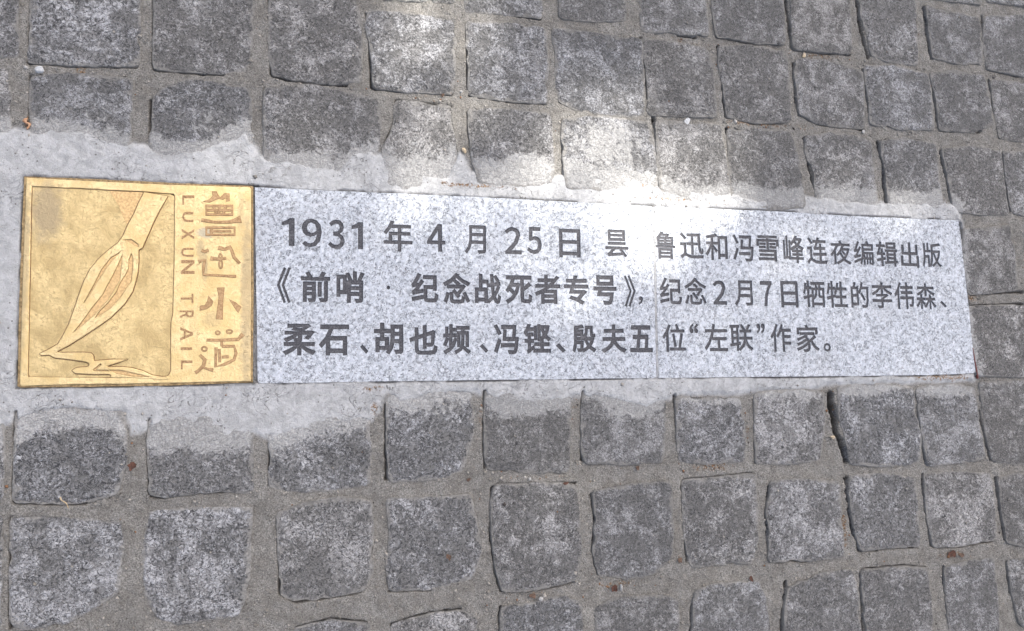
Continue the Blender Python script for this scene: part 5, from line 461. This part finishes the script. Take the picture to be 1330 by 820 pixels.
def ragged(poly, seed, amp=0.5, step=6.0):
    P = np.array(poly, float); per = np.sum(np.hypot(*(np.roll(P, -1, 0) - P).T)); n = int(per / step); Q = resample(P, n)
    return (Q + normals2(Q) * (amp * 2 * fbm(Q[:, 0], Q[:, 1], 22, 3, seed, .7))[:, None]) * MM
LAB = ['speckled pale granite tablet with 1931 in bold engraved lettering right beside the brass plate',
       'speckled pale granite tablet at the right end of the inlay with finer engraved lettering']
for s in (0, 1):
    q = np.array(SLABS[s]); base = empty('engraved_tablet', (float(q[:, 0].mean()) * MM, float(q[:, 1].mean()) * MM, -0.03))
    tag(base, LAB[s], 'stone tablet', 'engraved stone tablets of the inlay')
    inv = Vector(base.location)
    holes = []; chars = []
    for (sl, wt, ch, quad) in TEXT:
        if sl != s: continue
        g = [to_quad(P, quad) for P in glyph_norm(ch, (.0065 if s == 0 else .0075) if ch in '1932457' else (wt - (.001 if s == 0 else .0015)) * .62)]
        holes += g; chars.append(g)
    outer = ragged(SLABS[s], 60 + s, .55)
    me = fill_mesh('slab', outer, holes, -0.030, 0.0012)
    for v_ in me.vertices: v_.co -= inv
    link('slab', me, M_SLAB, base)
    for g in chars:
        me = fill_mesh('engraved_character', None, [np.array(P) for P in g], -0.0012, -0.0002)
        for v_ in me.vertices: v_.co -= inv
        link('engraved_character', me, M_PAINT, base)

# ---------------------------------------------------------------- brass plate
P_ = np.array(PLATE); pc = P_.mean(0)
STAINS = [(28, -48, 20, 42, .7), (232, -72, 11, 8, .8), (228, -95, 5, 16, .5), (234, -118, 4, 20, .5), (291, -170, 8, 130, .6), (282, -40, 5, 40, .3), (2, -120, 7, 150, .5), (245, -196, 12, 12, .3)]
M_BR = mat_brass('worn_brass', (0.60, 0.45, 0.215), (0.79, 0.62, 0.335), 0.30, 0.75)
M_BF = mat_brass('brass_field', (0.46, 0.345, 0.165), (0.70, 0.545, 0.28), 0.34, 0.7)
M_PAT = mat_flat('brown_patina', (0.24, 0.14, 0.07), (0.46, 0.30, 0.16), 500, .5, .0006, .5)
M_RIM = mat_flat('tarnished_rim', (0.17, 0.12, 0.06), (0.40, 0.29, 0.15), 160, .5, .0015, .5)
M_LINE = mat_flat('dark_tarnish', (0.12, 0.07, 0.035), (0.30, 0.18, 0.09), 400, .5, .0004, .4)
M_SEAL = mat_flat('reddish_brass', (0.29, 0.18, 0.09), (0.47, 0.31, 0.165), 300, .45, .0006, .55)
M_FAC = mat_flat('dull_brass', (0.46, 0.31, 0.15), (0.66, 0.47, 0.24), 300, .42, .0006, .65)
bp = empty('brass_plate', (float(pc[0]) * MM, float(pc[1]) * MM, -0.012)); bi = Vector(bp.location)
tag(bp, 'square brass plate with a raised brush emblem set left of the stone tablets', 'brass plate')
def bpart(name, loops, z0, z1, mat, bevel=0.0, parent=bp, sm=False):
    me = curve_mesh(name, loops, z0, z1, bevel, sm)
    for v_ in me.vertices: v_.co -= bi
    return link(name, me, mat, parent)
inset = lambda L, d: (np.array(L, float) - normals2(np.array(L, float)) * d)
po = ragged(PLATE, 71, .5, 5); pin = ragged(inset(PLATE, 3.6), 72, .5, 5)
fo = ragged(FIELD, 73, .5, 5)
bpart('rim', [po, pin * 1.0], -0.012, 0.0008, M_RIM, .0005)
bpart('plate_body', [pin], -0.012, 0.0000, M_BF)
bpart('face_border', [ragged(inset(PLATE, 3.6), 72, .5, 5), fo], 0.0001, 0.0020, M_BR, .0007)
emb = ragged(EMBLEM, 75, .18, 2.5)
em = bpart('brush_emblem', [emb] + [ragged(s_, 76, .1, 2) for s_ in SLITS], 0.0001, 0.0027, M_BR, .0008)
for s_ in SLITS: bpart('emblem_groove', [ragged(s_, 76, .1, 2) * 1.0], 0.0002, 0.0006, M_FAC, 0, em)
_o = None
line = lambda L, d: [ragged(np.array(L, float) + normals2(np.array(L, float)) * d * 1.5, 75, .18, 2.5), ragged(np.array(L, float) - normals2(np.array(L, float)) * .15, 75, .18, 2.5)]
bpart('emblem_edge_line', line(EMBLEM, .75), 0.00015, 0.00045, M_LINE)  # thin dark brown outline round the foot of the emblem
for s_ in SLITS: bpart('groove_edge_line', [ragged(s_, 76, .1, 2), ragged(inset(s_, .45), 76, .1, 2)], 0.0007, 0.0009, M_LINE, 0, em)
bpart('field_edge_line', [fo, ragged(inset(FIELD, .8), 73, .5, 5)], 0.00012, 0.0004, M_LINE)
bpart('facet', [ragged(FACET, 77, .2, 3)], 0.0001, 0.0007, M_FAC)
for ch, quad in BRASS_TEXT:
    g = []
    for P in glyph_norm(ch, .006): g.append(to_quad(P, quad))
    bpart('raised_letter', g, 0.0019, 0.0025, M_PAT)
for gi, shapes in enumerate(SEAL):
    root = None; k = 0
    for sh in shapes:
        loops = [np.array(l) * MM for l in sh]
        o = bpart('seal_character' if root is None else 'stroke', loops, 0.0019, 0.00265 + k * .00004, M_SEAL, 0, bp if root is None else root); k += 1
        if root is None: root = o
        dark = [(np.array(l) + normals2(np.array(l, float)) * (.55 if q == 0 else -.45)) * MM for q, l in enumerate(sh)]
        bpart('stroke_outline', dark, 0.0019, 0.0022 + k * .00002, M_LINE, 0, root)

# ---------------------------------------------------------------- loose things lying on the pavement
def at(p, dz=0.0): return (p[0] * MM, p[1] * MM, max(float(ground_z(p[0], p[1])), -3) * MM + dz)
def on_sett(p): return (p[0] * MM, p[1] * MM, 0.0022)
def leaf_scrap(loc, size, rot, mat, label, seed, asp=.55, curl=.35):
    r = random.Random(seed); n = 11; V = []; size *= .85; F_ = []
    ring_ = [(math.cos(2 * math.pi * k / n) * size * r.uniform(.5, 1.1), math.sin(2 * math.pi * k / n) * size * asp * r.uniform(.45, 1.3)) for k in range(n)]
    for layer in (0, .0004):
        for sc in (1.0, .55):
            for x, y in ring_: V.append((x * sc, y * sc, layer + curl * ((y * sc) ** 2 + .3 * (x * sc) ** 2) / size + r.uniform(-.0002, .0002)))
        V.append((0, 0, layer))
    h = 2 * n + 1
    for b_, fl in ((0, True), (h, False)):
        for k in range(n):
            a, c = b_ + k, b_ + (k + 1) % n; q = [a, c, c + n, a + n]; t = [a + n, c + n, b_ + 2 * n]
            F_ += [q[::-1], t[::-1]] if fl else [q, t]
    for k in range(n): F_.append([k, (k + 1) % n, h + (k + 1) % n, h + k])
    o = link('leaf_scrap', mesh_from('leaf_scrap', V, F_, False), mat, None, loc); o.rotation_euler = (r.uniform(-.2, .2), r.uniform(-.2, .2), rot)
    return tag(o, label, 'leaf scrap', 'brown scraps of dead leaf')
def pebble(loc, size, mat, label, seed, flat=.6, asp=.8):
    import bmesh
    size *= .7; bm = bmesh.new(); bmesh.ops.create_icosphere(bm, subdivisions=2, radius=1); r = random.Random(seed)
    ph = [r.uniform(0, 6) for _ in range(6)]
    for v_ in bm.verts:
        c = v_.co; k = 1 + .12 * math.sin(3 * c.x + ph[0]) + .12 * math.sin(4 * c.y + ph[1]) + .1 * math.sin(5 * c.z + ph[2]) + r.uniform(-.16, .16)
        v_.co = Vector((c.x * size * k, c.y * size * asp * k, c.z * size * flat * k))
    me = bpy.data.meshes.new('pebble'); bm.to_mesh(me); bm.free(); o = link('pebble', me, mat, None, loc); o.rotation_euler.z = r.uniform(0, 3)
    return tag(o, label, 'pebble', 'small pebbles caught in the joints')
M_L1 = mat_flat('dead_leaf', (0.07, 0.046, 0.034), (0.16, 0.102, 0.073), 400)
M_L2 = mat_flat('dark_dead_leaf', (0.045, 0.026, 0.02), (0.12, 0.055, 0.038), 400)
M_W = mat_flat('white_pebble', (0.30, 0.295, 0.285), (0.52, 0.51, 0.49), 300)
M_B = mat_flat('buff_pebble', (0.42, 0.33, 0.22), (0.60, 0.50, 0.36), 300)
M_G = mat_flat('grey_pebble', (0.40, 0.41, 0.42), (0.58, 0.59, 0.60), 300)
M_T = mat_flat('dry_straw', (0.40, 0.30, 0.18), (0.52, 0.42, 0.28), 300)
M_O = mat_flat('orange_stick', (0.42, 0.22, 0.12), (0.55, 0.34, 0.22), 300)
M_R = mat_flat('dark_red_paint', (0.10, 0.03, 0.025), (0.20, 0.06, 0.05), 500, .6)
D = DEBRIS
leaf_scrap(on_sett(D['a']), .0075, 1.9, M_L1, 'small brown leaf scrap lying on a sett face below the granite tablet', 1)
leaf_scrap(at(D['b'], .002), .0055, .4, M_L1, 'tiny reddish leaf scrap in the joint below the first tablet', 2)
leaf_scrap(at(D['c'], .002), .0085, 1.4, M_L2, 'dark brown leaf scrap in the joint below the brass plate', 3, .7)
leaf_scrap(at(D['d'], .003), .010, 1.1, M_L2, 'dark folded leaf scrap beside a white pebble near the bottom edge', 4, .6, .6)
leaf_scrap(at(D['e'], .002), .010, .2, M_L2, 'dark red leaf scrap in a joint at the lower right', 5, .7)
leaf_scrap(at(D['e2'], .002), .009, 2.9, M_L1, 'light brown leaf scrap touching the dark red one at the lower right', 6, .5)
leaf_scrap(at(D['f'], .002), .0075, .9, M_L1, 'brown leaf scrap in the joint left of a lower sett', 7, .7)
leaf_scrap(at(D['g'], .002), .009, .1, M_L1, 'reddish brown leaf scrap beside a white pebble in the bottom joint', 8, .6)
leaf_scrap(at(D['h'], .002), .005, 1.3, M_L1, 'tiny rust coloured leaf scrap in the joint above the sunlit sett', 9, .6)
leaf_scrap(at(D['j'], .002), .007, 2.0, M_L2, 'blackish leaf scrap just above a sett at the bottom', 10, .6)
leaf_scrap(at(D['k'], .002), .005, .3, M_L1, 'tiny brown leaf scrap in the joint below the tablet seam', 11, .8)
leaf_scrap(at(D['d1'], .002), .008, .2, M_L2, 'dark crumpled leaf scrap in the joint below the middle of the inlay', 12, .3, .5)
pebble(at(D['p1'], .002), .0095, M_G, 'pale grey flat pebble at the joint crossing near the upper left corner', 21, .4, .7)
pebble(at(D['p9'], .002), .004, M_W, 'tiny white pebble left of the flat grey one, upper left', 22)
pebble(at(D['p2'], .001), .0065, M_B, 'buff pebble in a joint near the top right', 23)
pebble(at(D['p3'], .002), .005, M_W, 'white pebble where four setts meet at the upper right', 24)
pebble(at(D['p4'], .002), .0055, M_W, 'round white pebble in the bottom joint beside a reddish leaf scrap', 25)
pebble(at(D['p5'], .003), .006, M_W, 'white pebble beside the dark folded leaf scrap', 26, .6, .6)
pebble(at(D['p6'], .001), .0085, M_G, 'rounded grey pebble in the joint above the right part of the inlay', 27, .5)
pebble(at(D['p7'], .002), .004, M_W, 'tiny white pebble in the sunlit joint near the top middle', 28)
pebble(at(D['p8'], .002), .004, M_W, 'tiny white pebble in the joint above the pale sett, lower middle', 29)
pebble(at(D['p10'], .004), .006, M_B, 'buff pebble in the wide dark gap below the inlay', 30)
pebble(at(D['p11'], .002), .006, M_B, 'buff pebble in the joint where it meets the pale cement', 31)
def stick(name, a, b, rad, mat, label, cat, dz=.003):
    A = Vector(at(a, dz)); B = Vector(at(b, dz)); n = 8; V = []; F_ = []; d = (B - A).normalized(); u = d.cross(Vector((0, 0, 1))).normalized(); w_ = d.cross(u)
    R2 = 7
    for k in range(R2 + 1):
        c = A.lerp(B, k / R2) + u * math.sin(k * 1.1) * rad * .8; rr = rad * (1 - .5 * k / R2) * (1 + .15 * math.sin(k * 2.3))
        V += [tuple(c - A + (u * math.cos(2 * math.pi * i / n) + w_ * math.sin(2 * math.pi * i / n)) * rr) for i in range(n)]
    for k in range(R2):
        for i in range(n): F_.append([k * n + i, k * n + (i + 1) % n, (k + 1) * n + (i + 1) % n, (k + 1) * n + i])
    F_ += [list(range(n))[::-1], [R2 * n + i for i in range(n)]]
    return tag(link(name, mesh_from(name, V, F_), mat, None, A), label, cat)
stick('straw', D['t1'][0], D['t1'][1], .0011, M_T, 'short dry straw lying across the joint below the brass plate', 'straw')
stick('wood_chip', D['st'][0], D['st'][1], .003, M_O, 'orange brown wood chip upright in the joint above the brass plate', 'wood chip')

# loose grit in the joints, uncountable
N = 60000
gx = rng.uniform(-80, 1780, N); gy = rng.uniform(-740, 420, N)
gi_ = np.clip(np.searchsorted(XS, gx), 1, nx - 1); gj_ = np.clip(np.searchsorted(YS, gy), 1, ny - 1)
ok = (~under[gj_, gi_] | (rng.random(N) < .03)) & (pl[gj_, gi_] > 3) & ((apron[gj_, gi_] < .3) | (rng.random(N) < .10))
ru = rust[gj_, gi_]; ok &= (rng.random(N) < .30 + .7 * ru)
gx, gy, ru = gx[ok], gy[ok], ru[ok]; gz = np.where(under[gj_, gi_][ok], 1.2, Z[gj_, gi_][ok] + .3)
oct_ = np.array([(1, 0, 0), (0, 1, 0), (-1, 0, 0), (0, -1, 0), (0, 0, 1), (0, 0, -1)], float); of = np.array([(0, 1, 4), (1, 2, 4), (2, 3, 4), (3, 0, 4), (1, 0, 5), (2, 1, 5), (3, 2, 5), (0, 3, 5)])
K = len(gx); sz = rng.gamma(2.0, .45, K) + .4
v6 = oct_[None] * (sz[:, None, None] * rng.uniform(.6, 1.3, (K, 6, 1))); an = rng.uniform(0, 6.28, K)
ca, sa = np.cos(an)[:, None], np.sin(an)[:, None]
vx = v6[..., 0] * ca - v6[..., 1] * sa; vy = v6[..., 0] * sa + v6[..., 1] * ca
Vg = np.stack([vx + gx[:, None], vy + gy[:, None], v6[..., 2] * .7 + gz[:, None]], -1).reshape(-1, 3) * MM
Fg = (of[None] + (np.arange(K) * 6)[:, None, None]).reshape(-1, 3)
tint = np.repeat(np.where(rng.random(K) < ru, rng.uniform(.6, .99, K), np.where(rng.random(K) < .9, rng.uniform(0, .62, K), rng.random(K))), 6)
tag(link('grit', mesh_from('grit', Vg, Fg, False, {'tint': tint}), mat_grit()), 'loose sand grains and grit strewn along the joints', 'grit', kind='stuff')

# dried dark red paint along the lower right corner of the tablet
rp = np.array(D['red']); Lr = []
for side in (1, -1):
    q = []
    for k in range(13):
        t = k / 12 * (len(rp) - 1); i = min(int(t), len(rp) - 2); p = rp[i] * (1 - t + i) + rp[i + 1] * (t - i)
        q.append((p[0] + side * (.6 + .8 * random.random()) * (0.4 + k / 12) + 1.2, p[1]))
    Lr += q if side > 0 else q[::-1]
tag(link('paint_smear', curve_mesh('paint_smear', [np.array(Lr) * MM], -.002, .0019), M_R), 'dark red paint smear at the lower right corner of the inlay', 'paint smear')

# ---------------------------------------------------------------- street tree whose crown shades the paving
M_LEAF = mat_flat('green_leaf', (0.045, 0.085, 0.025), (0.09, 0.14, 0.04), 3, .55); M_BARK = mat_flat('bark', (0.12, 0.10, 0.08), (0.26, 0.23, 0.19), 8, .9, .01)
G0 = np.array([760., -170.]) * MM; HC = 8.5
cen = np.array([G0[0] + SUN.x / SUN.z * HC, G0[1] + SUN.y / SUN.z * HC, HC])
TX, TY = cen[0] + .9, cen[1] + .6
tree = empty('street_tree', (TX, TY, 0)); tag(tree, 'tall leafy street tree beside the paving whose crown casts the dappled shade', 'tree')
def tube(path, radii, n=9):
    V = []; F_ = []
    for k, (p, r) in enumerate(zip(path, radii)):
        V += [(p[0] + r * math.cos(2 * math.pi * i / n), p[1] + r * math.sin(2 * math.pi * i / n), p[2]) for i in range(n)]
    for k in range(len(path) - 1):
        for i in range(n): F_.append([k * n + i, k * n + (i + 1) % n, (k + 1) * n + (i + 1) % n, (k + 1) * n + i])
    return V, F_
V, F_ = tube([(0, 0, -.05), (.02, 0, .3), (.05, .03, 2), (.0, .05, 4.5), (-.1, 0, 6), (-.2, -.1, 7.6), (-.3, -.2, 9.6)], [.32, .24, .2, .17, .13, .09, .03])
link('trunk', mesh_from('trunk', V, F_), M_BARK, tree)
for k in range(9):
    a = k * 2.4; h = 5.4 + k * .4; L = 2.6 - k * .12
    p = [(-.1 + L * t * math.cos(a), L * t * math.sin(a), h + 1.3 * t ** 1.3) for t in (0, .25, .5, .75, 1)]
    V, F_ = tube(p, [.07, .05, .035, .02, .008], 6); link('limb', mesh_from('limb', V, F_), M_BARK, tree)
NL = 62000
d = rng.normal(size=(NL, 3)); d /= np.linalg.norm(d, axis=1)[:, None]; rr = rng.random(NL) ** (1 / 3)
pos = cen + d * rr[:, None] * np.array([3.3, 3.3, 1.7])
gxy = (pos[:, :2] - np.outer(pos[:, 2], [SUN.x / SUN.z, SUN.y / SUN.z])) / MM
Tt = TRANS_BASE = 0.035
Tw = 0.025 + ellipses(gxy[:, 0], gxy[:, 1], LIGHT, 2.6) * .95
keep = rng.random(NL) < np.clip(-np.log(np.clip(Tw, .02, .97)) / 3.2, .0, 1)
pos = pos[keep]; NL = len(pos)
lf = np.array([(0, 0), (.03, .028), (.06, .034), (.105, 0), (.06, -.034), (.03, -.028)]) * .8
u = rng.normal(size=(NL, 3)) * [1, 1, .5]; u /= np.linalg.norm(u, axis=1)[:, None]
w0 = rng.normal(size=(NL, 3)) * [.35, .35, 1]; vv = np.cross(w0, u); vv /= np.linalg.norm(vv, axis=1)[:, None]
base_ = np.array([TX, TY, 0])
VL = (pos[:, None] + u[:, None] * lf[None, :, :1] + vv[:, None] * lf[None, :, 1:] - base_).reshape(-1, 3)
FL = np.arange(NL * 6).reshape(-1, 6)
tag(link('crown', mesh_from('crown', VL, FL, False), M_LEAF, tree), kind='stuff')
